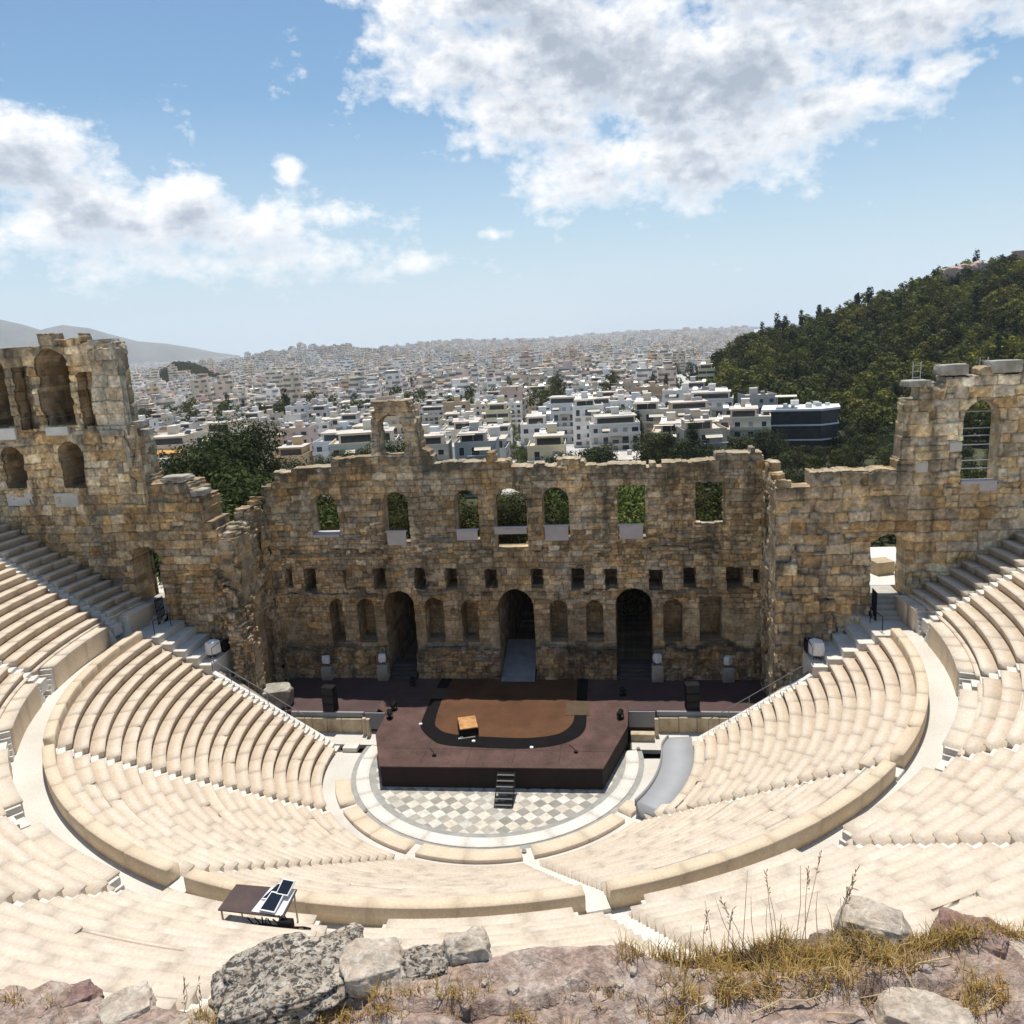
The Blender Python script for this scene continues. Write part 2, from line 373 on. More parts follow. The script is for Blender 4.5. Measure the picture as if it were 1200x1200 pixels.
# upper tier: podium, rows, stairways
NU, R0U, DRU, DZU, RP = 16, 26.15, .70, .43, 25.3
UPB = [-91, -72, -54, -36, -18, 0, 18, 36, 54, 72, 91]
def uang(deg, side):
    if abs(deg) < 90: return lambda r: R(deg)+side*math.asin(HS/r)
    s = 1 if deg > 0 else -1
    y = .80+side*s*HS
    return lambda r: s*(PI/2+math.asin(y/r))
def wall_ang(s): return lambda r: s*(PI/2+math.asin(4.38/r))
UPL = ['short leftmost upper bank of shaded rows against the left tower wall', 'left upper bank of rows just below the towering left wall', 'second left upper bank, cut off by the left picture edge', 'third left upper bank of rows, behind the lower left walkway bend',
       'lower left upper bank, where the grey control table stands', 'middle upper bank left of the lichen boulder', 'middle upper bank between the lichen boulder and the red rock', 'right upper bank behind the dry grass stems',
       'second right upper bank, cut off by the right picture edge', 'third right upper bank, above the curved walkway drain', 'right upper bank just below the right tower window', 'short rightmost upper bank of shaded rows against the right wall']
segs = [(wall_ang(-1), uang(-91, -1))]+[(uang(UPB[i], 1), uang(UPB[i+1], -1)) for i in range(10)]+[(uang(91, 1), wall_ang(1))]
NW = 1.15   # half the notch cut in the podium at each stairway
for wi, (t0, t1) in enumerate(segs):
    e = empty('seating_bank', (0, 0, 0)); tag(e, UPL[wi], 'seating', 'upper seating banks')
    first, last = wi == 0, wi == len(segs)-1
    p0 = (lambda r, f=t0: f(r)+(NW-HS)/r) if not first else t0
    p1 = (lambda r, f=t1: f(r)-(NW-HS)/r) if not last else t1
    pod = [(RP, 7.6), (RP, 9.20), (RP-.04, 9.22), (RP-.04, 9.31), (R0U+.2, 9.31), (R0U+.2, 7.6)]
    if p1(RP) > p0(RP)+.02: arc_blocks('podium', pod, p0, p1, RP, e, blk=1.9, jit=.008, chip=.03)
    arc_blocks('seat_row', seat_prof(R0U-.18, 9.18, .3, .22), t0, t1, R0U, e, chip=.05)
    for i in range(NU):
        r, z = R0U+i*DRU, 9.31+i*DZU
        arc_blocks('seat_row', seat_prof(r, z, DRU, DZU), t0, t1, r+.3, e, chip=.03, tint=.98+.05*float(vnoise(i*.8, wi*1.7)))
for dg in UPB:
    wh = {-91: 'leftmost upper stairway, running close along the left tower wall', -72: 'left upper stairway starting at dark podium steps', -54: 'upper stairway outside the left picture edge', -36: 'upper stairway rising from the lower left walkway bend', -18: 'upper stairway beside the control table',
          0: 'upper stairway that disappears behind the lichen boulder', 18: 'upper stairway running down towards the red rock', 36: 'right upper stairway with a row of dark triangular step ends', 54: 'right upper stairway with dark steps at the walkway', 72: 'right upper stairway starting at stacked podium steps', 91: 'rightmost upper stairway, running close along the right wall'}[dg]
    e = empty('stairway', (0, 0, 0), 0 if abs(dg) > 90 else R(dg)); tag(e, wh, 'stairs', 'radial stairways')
    def loc(m, r0, r1, x0, x1, z0, z1):
        if abs(dg) > 90:
            s = 1 if dg > 0 else -1; xa, xb = sorted((s*r0, s*r1)); m.box(xa, xb, .8+min(x0*s, x1*s), .8+max(x0*s, x1*s), z0, z1, bev=.012)
        else: m.box(x0, x1, -r1, -r0, z0, z1, bev=.012)
    for i in range(-1, NU):
        for h in (0, 1):
            r = R0U+i*DRU+h*DRU/2-.02; z = 9.31+i*DZU+h*DZU/2
            m = MB(); loc(m, r, r+DRU/2+.16, -HS+.004, HS-.004, z-.6, z+DZU/2-.12+RNG.normal(0, .006)); m.build('step', M_STEP, e)
    for sg in (-1, 1):                                          # flights rising along the podium on both sides of the opening
        for k in range(5):
            x0 = sg*(.42+k*.146); x1 = sg*(.42+(k+1)*.146+(.03 if k < 4 else 0)); m = MB()
            loc(m, RP+.04, R0U+.1, min(x0, x1), max(x0, x1), 7.6, 7.9+.26*(k+1)); m.build('step', M_STEP, e)

# retaining earth under the tiers so that no light leaks through
m = MB(); n = 72
prof = [(10.3, -.45), (10.95, -.45), (11.1, -.3), (23.4, 7.55), (26.2, 7.55), (26.5, 8.6), (37.4, 15.2), (38.2, 15.9), (38.2, -2)]
th = np.linspace(R(-97), R(97), n+1); V = np.concatenate([np.stack([r*np.sin(th), -r*np.cos(th), np.full(n+1, z)], 1) for r, z in prof]); F = []
for k in range(len(prof)-1): F += [(k*(n+1)+i, k*(n+1)+i+1, (k+1)*(n+1)+i+1, (k+1)*(n+1)+i) for i in range(n)]
tag(link('terrain', np_mesh('terrain', V, np.array(F), [mat('packed_earth', (.30, .25, .19), rough=.95, bump=.02)])), kind='structure')

# orchestra: checker floor, white ring, gutter, low round wall
mc = bpy.data.materials.new('checker_paving'); t = nt(mc); b = NB(t); out = b.n('ShaderNodeOutputMaterial'); p = b.n('ShaderNodeBsdfPrincipled'); b.l(p.outputs[0], out.inputs[0])
tc = b.n('ShaderNodeTexCoord').outputs['Object']; mp = b.n('ShaderNodeMapping'); mp.inputs['Rotation'].default_value = (0, 0, R(45)); mp.inputs['Location'].default_value = (.31, .1, .37); b.l(tc, mp.inputs[0])
ck = b.n('ShaderNodeTexChecker'); ck.inputs['Scale'].default_value = 1/.62; b.l(mp.outputs[0], ck.inputs[0])
# each slab its own tone: white noise over the rotated cell index
sc_ = b.n('ShaderNodeVectorMath', operation='SCALE'); b.l(mp.outputs[0], sc_.inputs[0]); sc_.inputs['Scale'].default_value = 1/.62
fl = b.n('ShaderNodeVectorMath', operation='FLOOR'); b.l(sc_.outputs[0], fl.inputs[0]); wn = b.n('ShaderNodeTexWhiteNoise', noise_dimensions='2D'); b.l(fl.outputs[0], wn.inputs['Vector'])
light = b.ramp(wn.outputs['Value'], [(0, (.46, .44, .38)), (.35, (.60, .57, .50)), (.7, (.54, .47, .37)), (1, (.62, .60, .54))]); dark = b.ramp(wn.outputs['Value'], [(0, (.22, .205, .17)), (.5, (.30, .28, .235)), (1, (.38, .34, .28))])
c = b.mix(ck.outputs['Fac'], light, dark); c = b.mix(1.0, c, b.rng(b.noise(tc, 3.0, 5, .65), .3, .7, .78, 1.18), 'MULTIPLY'); c = b.mix(b.rng(b.noise(tc, .5, 4), .55, .75, 0, .5), c, (.33, .30, .25), 'MIX')
b.l(c, p.inputs['Base Color']); p.inputs['Roughness'].default_value = .6
M_RING = mat('white_ring_marble', (.70, .69, .66), rough=.65, var=.08, scale=.8, fine=.06)
M_GREYSTONE = mat('grey_gutter_stone', (.30, .295, .27), rough=.85, var=.2, fine=.1)
def disc(name, r, z, m, y1=1.6):
    n = 80; V = [(r*math.sin(a), -r*math.cos(a), z) for a in np.linspace(R(-96), R(96), n+1)]; V = [(x, min(y, y1), zz) for x, y, zz in V]
    V.append((0, y1, z)); return np_mesh(name, np.array(V), [np.array([(i, i+1, n+1) for i in range(n)])], [m])
e = empty('orchestra_floor', (0, 0, 0)); e['kind'] = 'structure'
link('checker_floor', disc('checker_floor', 7.75, 0.0, mc), e)
annulus('border_band', 7.7, 8.14, -98, 98, .006, M_GREYSTONE, 80, e)
arc_blocks('ring', [(8.12, -.3), (8.12, .05), (8.13, .07), (8.91, .07), (8.93, .05), (8.93, -.3)], lambda r: R(-99), lambda r: R(99), 8.5, e, blk=2.2, jit=.001, chip=0, pal=np.array([(.64, .605, .54), (.68, .64, .575), (.66, .62, .55)]))
annulus('gutter', 8.9, 9.25, -99, 99, -.004, M_GREYSTONE, 80, e)
GP = [(9.27, -.5), (9.27, .17), (9.29, .19), (10.17, .21), (10.2, .18), (10.2, -.7)]
e = empty('orchestra_wall', (0, 0, 0)); tag(e, 'low curved marble wall ringing the checkered orchestra, split by the stairway gaps', 'wall')
for a, c in WEDGES:
    arc_blocks('wall_segment', GP, (lambda r, d=a: R(max(d, -72))+(.30/r if abs(d) < 80 else 0)), (lambda r, d=c: R(min(d, 62))-(.30/r if abs(d) < 80 else 0)), 9.9, e, blk=2.4, jit=.003, chip=.02, pal=MARBLE_PAL*np.array([1.0, .98, .93]))
tag(annulus('orchestra_path', 9.2, 11.2, -93, 93, -.012, M_PAVE), kind='structure')
# round fixings let into the white ring
for i, (x, y) in enumerate([(428, 949), (498, 992), (614, 996), (713, 957), (748, 876)]):
    P = at_z(x, y, .12); m = MB(); m.lathe([(.02, .0), (.13, .0), (.13, .012), (.08, .012), (.08, .004), (.02, .004)], n=20)
    o = m.build('ring_fixing', mat('dark_bronze', (.24, .22, .19), rough=.5, metal=.3) if i == 0 else bpy.data.materials['dark_bronze'], loc=(P[0], P[1], .074)); tag(o, 'small round dark fixing let into the white marble orchestra ring', 'fixing', 'fixings in the orchestra ring')
# ------------------------------------------------------------------ ruined masonry
M_STONE = mat('weathered_limestone', (1, 1, 1), rough=.92, var=.16, scale=1.1, attr=True, fine=.26, fscale=7.0, bump=.035, bscale=6.0, tint=(.80, .74, .66), tscale=.35)
STONE_PAL = np.array([(.40, .285, .15), (.46, .35, .205), (.33, .245, .15), (.38, .325, .235), (.26, .22, .165), (.50, .40, .26), (.43, .28, .125), (.20, .17, .13), (.55, .46, .325), (.36, .24, .115), (.42, .335, .22), (.24, .17, .09)])
PAL_RIGHT = 1.34*np.array([(.36, .275, .155), (.33, .23, .115), (.40, .33, .225), (.30, .255, .19), (.37, .25, .12), (.43, .36, .25), (.27, .23, .175), (.38, .30, .185), (.24, .21, .17), (.45, .385, .29)])
CRUST = np.array((.075, .066, .052))

def masonry(name, org, udir, W, z0, top, openings=(), T=1.4, parent=None, seed=0, cell=.062, course=(.34, .62), width=(.45, 1.3), relief=.05, joint=.045, rubble=.35, pal=STONE_PAL, crust=.5, rag=.22, bulge=.06, backface=True, maxz=None, mats=None, label=None, endcrust=1.0, tone=1.0, blend=.26, batter=0.0, plaster=0.0):
    """one wall: the face is a relief of separate weathered stones with recessed joints, ragged top, true openings with reveals.
    org (x, y) start, udir (ux, uy) along the wall; the face looks towards (uy, -ux). openings: dicts u0,u1,z0,z1,arch,depth,cap,rough"""
    ux, uy = udir; nx, ny = uy, -ux
    us = np.linspace(0, W, int(round(W/cell))+1); 
    zt = maxz if maxz else max(top(u) for u in np.linspace(0, W, 200))+.3
    zs = np.linspace(z0, zt, int(round((zt-z0)/cell))+1)
    rng = np.random.default_rng(seed+100)
    nu, nz = len(us), len(zs)
    U, Z = np.meshgrid(us, zs)                       # (nz, nu)
    # stones ---------------------------------------------------------------
    Uw = U+.11*fbm(U*.9, Z*.9, seed, 3)+.05*fbm(U*4, Z*4, seed+3, 2); Zw = Z+.14*fbm(U*.35, Z*.6, seed+9, 3)+.08*fbm(U*1.7, Z*1.7, seed+12, 3)+.03*fbm(U*5, Z*5, seed+13, 2)
    cb = [z0-2.0]
    while cb[-1] < zt+2: cb.append(cb[-1]+rng.uniform(*course))
    cb = np.array(cb); ci = np.clip(np.searchsorted(cb, Zw)-1, 0, len(cb)-2)
    lo, hi = cb[ci], cb[ci+1]
    si = np.zeros(U.shape, int); sl = np.zeros(U.shape); sr = np.zeros(U.shape)
    for c in np.unique(ci):
        e = [-3.0-rng.uniform(0, 1)]
        wr = rng.uniform(.7, 1.2)
        while e[-1] < W+3: e.append(e[-1]+rng.uniform(*width)*wr)
        e = np.array(e); k = ci == c; j = np.clip(np.searchsorted(e, Uw[k])-1, 0, len(e)-2)
        si[k] = j; sl[k] = e[j]; sr[k] = e[j+1]
    sid = ci*1000+si
    # in places a stone is split into small rubble
    spl = _hash(sid, sid*0+3, sid*0, seed+5) < 1.35*rubble*np.clip(.5+fbm(U*.25, Z*.25, seed+31, 2)*1.6, 0, 1)
    mid = sl+(sr-sl)*(.35+.3*_hash(sid, sid*0, sid*0+1, seed)); zm = lo+(hi-lo)*(.35+.3*_hash(sid, sid*0+1, sid*0, seed))
    q = spl & ((sr-sl) > .4)
    a = q & (Uw < mid); sr = np.where(a, mid, sr); sl = np.where(q & ~a, mid, sl)
    q2 = spl & ((hi-lo) > .3); bb = q2 & (Zw < zm); hi = np.where(bb, zm, hi); lo = np.where(q2 & ~bb, zm, lo)
    sid = sid*4+(a*1)+(bb*2)
    h1 = _hash(sid, sid*0, sid*0, seed+1); h2 = _hash(sid, sid*0+1, sid*0, seed+2); h3 = _hash(sid, sid*0+2, sid*0, seed+3)
    ed = np.minimum(np.minimum(Uw-sl, sr-Uw), np.minimum(Zw-lo, hi-Zw))
    er = .05+.06*h3
    prof = np.clip(ed/er, 0, 1); prof = 1-(1-prof)**2
    D = 1.35*relief*(h1*2-1)+1.5*joint*(prof-1)
    deep = h2 < .05
    D = D-np.where(deep, .10+.18*h3, 0)*np.clip((ed-.02)/.05, 0, 1)
    D = D+.022*fbm(U*3.3, Z*3.3, seed+40, 4)*1.6+bulge*fbm(U*.3, Z*.3, seed+50, 3)
    er2 = np.clip(fbm(U*.8, Z*.8, seed+60, 4)-.20, 0, 1); D = D-er2*.75-.05*np.clip(fbm(U*2.2, Z*2.2, seed+61, 4)+.1, 0, 1)
    D = D-batter*(Z-z0)
    # colour: each stone's own, joints earthy, black lichen crust where rain runs off, rusty washes
    ids = (h2*997+h1*31).astype(int) % len(pal)
    C = pal[ids]*(.62+.66*h3)[..., None]
    r1 = np.clip(.5+1.7*fbm(U*.30, Z*.30, seed+70, 4), 0, 1)[..., None]; r2 = np.clip(.5+1.7*fbm(U*.55+7, Z*.42, seed+71, 4), 0, 1)[..., None]
    reg_c = (r1*np.array((.50, .355, .19))+(1-r1)*np.array((.37, .32, .245)))*(.62+.55*r2); wr_ = np.clip(blend+.8*fbm(U*.7, Z*.7, seed+72, 3), .06, .8)[..., None]
    C = C*(1-wr_)+reg_c*wr_*(.86+.28*h3[..., None])
    run = np.clip(fbm(U*1.1, Z*.12, seed+73, 4)*1.5-.18, 0, .75)[..., None]; C = C*(1-run)+run*np.array((.10, .085, .062))
    gr = np.clip(fbm(U*5.5, Z*5.5, seed+74, 4)*1.3, -.35, .5)[..., None]; C = C*(1+.55*gr)
    C = C*(.34+.66*np.clip((ed+.004)/.05, 0, 1))[..., None]
    topz = np.array([top(u) for u in us])[None, :]
    cr = np.clip(.9*fbm(U*.45, Z*.28, seed+80, 4)+.55*fbm(U*2.6, Z*2.0, seed+81, 3)+.75*np.exp(-(topz-Z)/1.4)*endcrust-.28, 0, 1)*crust*1.5
    cr = np.clip(cr, 0, .85)[..., None]; C = C*(1-cr)+CRUST*cr*(.7+.6*h1[..., None])
    lt = np.clip(fbm(U*1.9, Z*1.9, seed+90, 3)-.30, 0, 1)[..., None]*1.3; C = C*(1-lt)+lt*np.array((.46, .42, .35))
    if plaster > 0:
        pz = np.clip((fbm(U*.25, Z*.25, seed+95, 4)+.25)*3, 0, 1)*plaster*(Z < z0+5.2); C = C*(1-pz[..., None])+pz[..., None]*np.array((.27, .22, .145))*(.9+.2*h3[..., None]); D = D*(1-pz*.75)
    C = C*tone*1.32*np.array((1.03, 1.0, .94))
    # which cells exist -------------------------------------------------------
    uc, zc = (U[:-1, :-1]+U[1:, 1:])/2, (Z[:-1, :-1]+Z[1:, 1:])/2
    sc_u = ((sl+sr)/2)[:-1, :-1]; sc_z = ((lo+hi)/2)[:-1, :-1]; hh = h1[:-1, :-1]
    topc = np.interp(np.clip(sc_u, 0, W), us, topz[0]); 
    solid = (sc_z < topc+rag*(hh-.5)) & (zc < np.interp(uc, us, topz[0])+.45)
    solid |= zc < np.interp(uc, us, topz[0])-.8
    reg = np.zeros(uc.shape, int)                    # 0 wall/outside, k+1 opening k
    for k, o in enumerate(openings):
        o.setdefault('arch', True); o.setdefault('depth', T); o.setdefault('cap', False); o.setdefault('rough', .0)
        w2 = (o['u1']-o['u0'])/2; um = (o['u0']+o['u1'])/2; zs_ = o['z1']-w2 if o['arch'] else o['z1']
        o['w2'], o['um'], o['zs'] = w2, um, zs_
        ru = uc+o['rough']*fbm(uc*2.2, zc*2.2, seed+k*7+200, 3); rz = zc+o['rough']*fbm(uc*2.2, zc*2.2, seed+k*7+230, 3)
        ins = (ru > o['u0']) & (ru < o['u1']) & (rz > o['z0']) & (rz < zs_)
        if o['arch']: ins |= ((ru-um)**2+(rz-zs_)**2 < w2*w2) & (rz >= zs_)
        reg[ins & solid] = k+1; solid &= ~ins
    # snap outline vertices of clean openings on to their true curve
    Us, Zs = U.copy(), Z.copy()
    P = np.zeros((nz+1, nu+1), int)-1; P[1:-1, 1:-1] = np.where(solid, 0, np.where(reg > 0, reg, -1))
    for k, o in enumerate(openings):
        isk = P == k+1; iss = P == 0
        def touch(M): return M[:-1, :-1] | M[1:, :-1] | M[:-1, 1:] | M[1:, 1:]
        tv = touch(isk) & touch(iss)
        if o['rough'] > .05: continue
        u, z = U[tv], Z[tv]; w2, um, zs_ = o['w2'], o['um'], o['zs']
        if o['arch']:
            d = np.hypot(u-um, z-zs_); d[d == 0] = 1; up = z > zs_
            nu_ = np.where(up, um+(u-um)/d*w2, u); nz_ = np.where(up, zs_+(z-zs_)/d*w2, z)
        else: up = np.zeros(len(u), bool); nu_, nz_ = u.copy(), z.copy()
        dl, dr_, db = np.abs(u-o['u0']), np.abs(u-o['u1']), np.abs(z-o['z0']); dt = np.abs(z-o['z1']) if not o['arch'] else np.full(len(u), 9.)
        best = np.argmin(np.stack([dl, dr_, db, dt]), 0); s_ = ~up
        nu_ = np.where(s_ & (best == 0), o['u0'], nu_); nu_ = np.where(s_ & (best == 1), o['u1'], nu_)
        nz_ = np.where(s_ & (best == 2), o['z0'], nz_); nz_ = np.where(s_ & (best == 3), o['z1'], nz_)
        Us[tv], Zs[tv] = nu_, nz_
    def P3(u, z, d): return np.stack([org[0]+ux*u+nx*d, org[1]+uy*u+ny*d, z], -1)
    V = [P3(Us.ravel(), Zs.ravel(), D.ravel())]; CC = [C.reshape(-1, 3)]
    idx = np.arange(nu*nz).reshape(nz, nu); nb = nu*nz
    def quads(mask, ix): r, c = np.nonzero(mask); return np.stack([ix[r, c], ix[r, c+1], ix[r+1, c+1], ix[r+1, c]], 1)
    Fq = [quads(solid, idx)]
    # sides: every border between a kept cell and nothing becomes a reveal
    Pd = np.zeros((nz+1, nu+1), int)-1; Pd[1:-1, 1:-1] = np.where(solid, 0, np.where(reg > 0, reg, -1))
    E = []
    h = (Pd[1:-1, :-1] == 0) & (Pd[1:-1, 1:] != 0); r, c = np.nonzero(h); E.append(np.stack([idx[r, c], idx[r+1, c], Pd[1:-1, 1:][r, c]], 1))
    h = (Pd[1:-1, :-1] != 0) & (Pd[1:-1, 1:] == 0); r, c = np.nonzero(h); E.append(np.stack([idx[r+1, c], idx[r, c], Pd[1:-1, :-1][r, c]], 1))
    h = (Pd[:-1, 1:-1] == 0) & (Pd[1:, 1:-1] != 0); r, c = np.nonzero(h); E.append(np.stack([idx[r, c+1], idx[r, c], Pd[1:, 1:-1][r, c]], 1))
    h = (Pd[:-1, 1:-1] != 0) & (Pd[1:, 1:-1] == 0); r, c = np.nonzero(h); E.append(np.stack([idx[r, c], idx[r, c+1], Pd[:-1, 1:-1][r, c]], 1))
    E = np.concatenate(E)
    uf, zf, df, cf = Us.ravel(), Zs.ravel(), D.ravel(), C.reshape(-1, 3)
    for k in [-1]+list(range(1, len(openings)+1)):
        ek = E[E[:, 2] == k]
        if not len(ek): continue
        depth = T if k == -1 else openings[k-1]['depth']
        vs = np.unique(ek[:, :2]); mp_ = {int(v): i for i, v in enumerate(vs)}
        A = np.array([mp_[int(x)] for x in ek[:, 0]]); B_ = np.array([mp_[int(x)] for x in ek[:, 1]])
        nl = max(2, int(math.ceil(depth/.28))); prev = vs
        zc_ = np.floor(zf[vs]/.48).astype(int)
        for j in range(1, nl+1):
            dj = -depth*j/nl; n_ = len(vs)
            wob = .035 if (k == -1 or openings[k-1]['rough'] > 0) else .012
            if k == -1: wob = .07
            uu = uf[vs]+wob*vnoise(uf[vs]*2+j*1.7, zf[vs]*2, 0, seed+300+j); zz = zf[vs]+wob*vnoise(uf[vs]*2+9, zf[vs]*2+j*1.3, 0, seed+330+j)
            if j < nl: dd = df[vs]*(1-j/nl)+dj
            else: dd = np.full(n_, dj)
            V.append(P3(uu, zz, dd))
            hs = _hash(zc_, zc_*0+(j//2), zc_*0+k+5, seed+7); CC.append(cf[vs]*.35+.65*pal[(hs*991).astype(int) % len(pal)]*(.8+.4*hs)[:, None]*tone)
            cur = nb+np.arange(n_); nb += n_
            Fq.append(np.stack([prev[A], prev[B_], cur[B_], cur[A]], 1)); prev = cur
        if k > 0 and openings[k-1]['cap']:
            full = {int(v): int(prev[i]) for i, v in enumerate(vs)}
            cm = reg == k; r, c = np.nonzero(cm); allv = np.unique(np.concatenate([idx[r, c], idx[r, c+1], idx[r+1, c+1], idx[r+1, c]]))
            lut = np.zeros(nu*nz, int); new = [v for v in allv if int(v) not in full]
            for v, i in full.items(): lut[v] = i
            if new:
                new = np.array(new); V.append(P3(uf[new], zf[new], -depth+.02*fbm(uf[new]*3, zf[new]*3, seed+400, 3))); CC.append(cf[new]*.9); lut[new] = nb+np.arange(len(new)); nb += len(new)
            Fq.append(lut[quads(cm, idx)])
    if backface:
        bm_ = solid.copy()
        for k, o in enumerate(openings):
            if o['cap'] and o['depth'] < T-.05: bm_ |= reg == k+1
        st = 4; V.append(P3(U.ravel(), Z.ravel(), np.full(U.size, -T-.01))); CC.append(C.reshape(-1, 3)*.9)
        Fq.append(quads(bm_, idx+nb)[:, ::-1]); nb += U.size
    V = np.concatenate(V); CC = np.concatenate(CC); Fq = np.concatenate(Fq)
    used = np.zeros(len(V), bool); used[Fq.ravel()] = True; lut = np.cumsum(used)-1
    me = np_mesh(name, V[used], lut[Fq], mats or [M_STONE], col=np.clip(CC[used], .01, .9))
    return link(name, me, parent)

def profile(pts):
    xs = np.array([p[0] for p in pts]); ys = np.array([p[1] for p in pts]); return lambda u: float(np.interp(u, xs, ys))

# ---- stage facade -----------------------------------------------------------
YF, XL = 9.63, -18.4
e_f = empty('stage_facade', (0, YF, 0)); tag(e_f, 'long ruined ochre stone stage front with three dark doorways and a row of arched windows', 'ruined wall')
X = lambda x: x-XL
facade_top = profile([(0, 16.4), (.55, 16.5), (.6, 17.2), (2.4, 17.5), (3.2, 17.75), (5.2, 17.9), (7.2, 18.3), (8.3, 18.55), (8.7, 18.5), (8.85, 21.2), (9.3, 22.2), (10.4, 22.5), (11.6, 22.1), (12.3, 20.8), (12.45, 18.4), (13.4, 17.95), (15.5, 17.55), (16.5, 17.55), (16.6, 17.95), (18.0, 17.9), (18.2, 17.45), (21.9, 17.35), (22.0, 17.85), (23.6, 17.75), (24.2, 17.25), (27.5, 17.05), (32.7, 17.05), (32.85, 17.75), (36.1, 17.75), (36.2, 17.5)])
OP = []
for x0, x1, zb in [(-14.75, -12.6, 12.65), (-9.2, -7.25, 11.85), (-3.8, -2.05, 11.9), (-.95, 1.45, 11.3), (2.6, 4.5, 11.9), (7.9, 9.85, 11.85), (13.25, 15.25, 12.7)]:
    OP.append(dict(u0=X(x0), u1=X(x1), z0=zb, z1=15.72, depth=1.3))
OP[5]['arch'] = False; OP[6]['arch'] = False; OP[6]['rough'] = .12
OP.append(dict(u0=X(-8.95), u1=X(-7.15), z0=18.5, z1=21.35, depth=1.3, rough=.10))
for x0, x1 in [(-9.75, -7.45), (-1.05, 1.6), (7.55, 10.2)]: OP.append(dict(u0=X(x0), u1=X(x1), z0=1.3, z1=8.15, depth=16.0, cap=True, rough=.05))
for x0, x1, zt in [(-14.1, -13.05, 7.5), (-11.9, -10.55, 7.6), (-6.65, -5.2, 7.6), (-3.85, -2.6, 7.4), (2.75, 4.05, 7.35), (5.4, 6.65, 7.3), (10.95, 12.3, 7.35), (13.5, 15.05, 7.5)]:
    OP.append(dict(u0=X(x0), u1=X(x1), z0=4.1, z1=zt, depth=1.7, cap=True, rough=.03))
OP[-1]['arch'] = False
for x0, x1, zt, zb in [(-17.35, -16.8, 9.9, 8.5), (-15.85, -14.9, 10.0, 8.0), (-12.7, -11.8, 9.9, 8.3), (-10.4, -9.45, 9.95, 8.3), (-7.2, -6.35, 9.85, 8.3), (-4.9, -4.0, 9.85, 8.25), (-1.9, -1.0, 9.8, 8.3), (1.5, 2.4, 9.7, 8.25), (4.45, 5.4, 9.7, 8.2), (6.85, 7.75, 9.65, 8.15), (10.0, 10.95, 9.6, 8.05), (12.4, 13.25, 9.6, 8.2), (15.35, 16.5, 9.6, 8.0), (17.15, 17.6, 9.45, 8.5)]:
    OP.append(dict(u0=X(x0), u1=X(x1), z0=zb, z1=zt, arch=False, depth=2.6 if x0 != -12.7 else .35, cap=True, rough=.07))
masonry('wall', (XL, YF), (1, 0), 36.2, 1.0, facade_top, OP, T=1.5, parent=None, seed=3, crust=.8, endcrust=1.25, plaster=.5, relief=.06, blend=.36).parent = e_f
for o in list(e_f.children): o.matrix_parent_inverse = Matrix.Translation((0, -YF, 0))
# bedding for the podium in front of the niches: four stretches between the doors
pods = [(-17.9, -9.75), (-7.45, -1.05), (1.6, 7.55), (10.2, 17.6)]
for k, (x0, x1) in enumerate(pods):
    tp = profile([(0, 3.7-.2*(k % 2)), (1.2, 3.85), (2.2, 3.5), ((x1-x0)*.6, 3.9), ((x1-x0)*.8, 3.55), (x1-x0, 3.8)])
    o = masonry('podium', (x0+.02, YF-.62), (1, 0), x1-x0-.04, 1.0, tp, T=.6, seed=20+k, relief=.11, joint=.06, rubble=.6, crust=.75, rag=.7, backface=False, course=(.3, .6), tone=.85)
    o.parent = e_f; o.matrix_parent_inverse = Matrix.Translation((0, -YF, 0))
# cornice ledges under the window storey and above the niches (broken)
for zc, segs_ in ((11.05, [(-17.5, -9.5), (-6.8, -1.2), (1.9, 7.4), (10.2, 17.0)]), (7.85, [(-17.3, -10.2), (-7.0, -1.5), (2.0, 7.2), (10.6, 17.2)])):
    for x0, x1 in segs_:
        o = masonry('ledge', (x0, YF-.14), (1, 0), x1-x0, zc-.13, lambda u: zc+.18, T=.3, seed=int(40+zc+x0), relief=.05, rag=.5, rubble=.2, course=(.2, .34), width=(.6, 1.6), backface=False, crust=.7)
        o.parent = e_f; o.matrix_parent_inverse = Matrix.Translation((0, -YF, 0))
# stair flights and the grey ramp in the three doorways
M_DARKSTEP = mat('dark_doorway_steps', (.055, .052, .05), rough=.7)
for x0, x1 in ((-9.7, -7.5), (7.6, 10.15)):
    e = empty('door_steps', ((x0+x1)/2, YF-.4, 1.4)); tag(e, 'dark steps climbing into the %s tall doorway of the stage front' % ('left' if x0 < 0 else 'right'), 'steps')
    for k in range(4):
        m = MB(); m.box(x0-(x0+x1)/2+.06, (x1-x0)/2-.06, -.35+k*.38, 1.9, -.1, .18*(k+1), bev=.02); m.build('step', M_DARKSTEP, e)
m = MB(); m.add([(-1.0, 8.55, 1.415), (1.5, 8.55, 1.415), (1.45, 12.6, 3.1), (-.95, 12.6, 3.1), (-1.0, 8.55, 1.36), (1.5, 8.55, 1.36), (1.45, 12.6, 1.36), (-.95, 12.6, 1.36)], [(0, 1, 2, 3), (7, 6, 5, 4), (0, 4, 5, 1), (1, 5, 6, 2), (2, 6, 7, 3), (3, 7, 4, 0)])
tag(m.build('door_ramp', mat('grey_ramp_sheet', (.20, .205, .205), rough=.6)), 'plain grey ramp running down out of the middle doorway on to the stage', 'ramp')
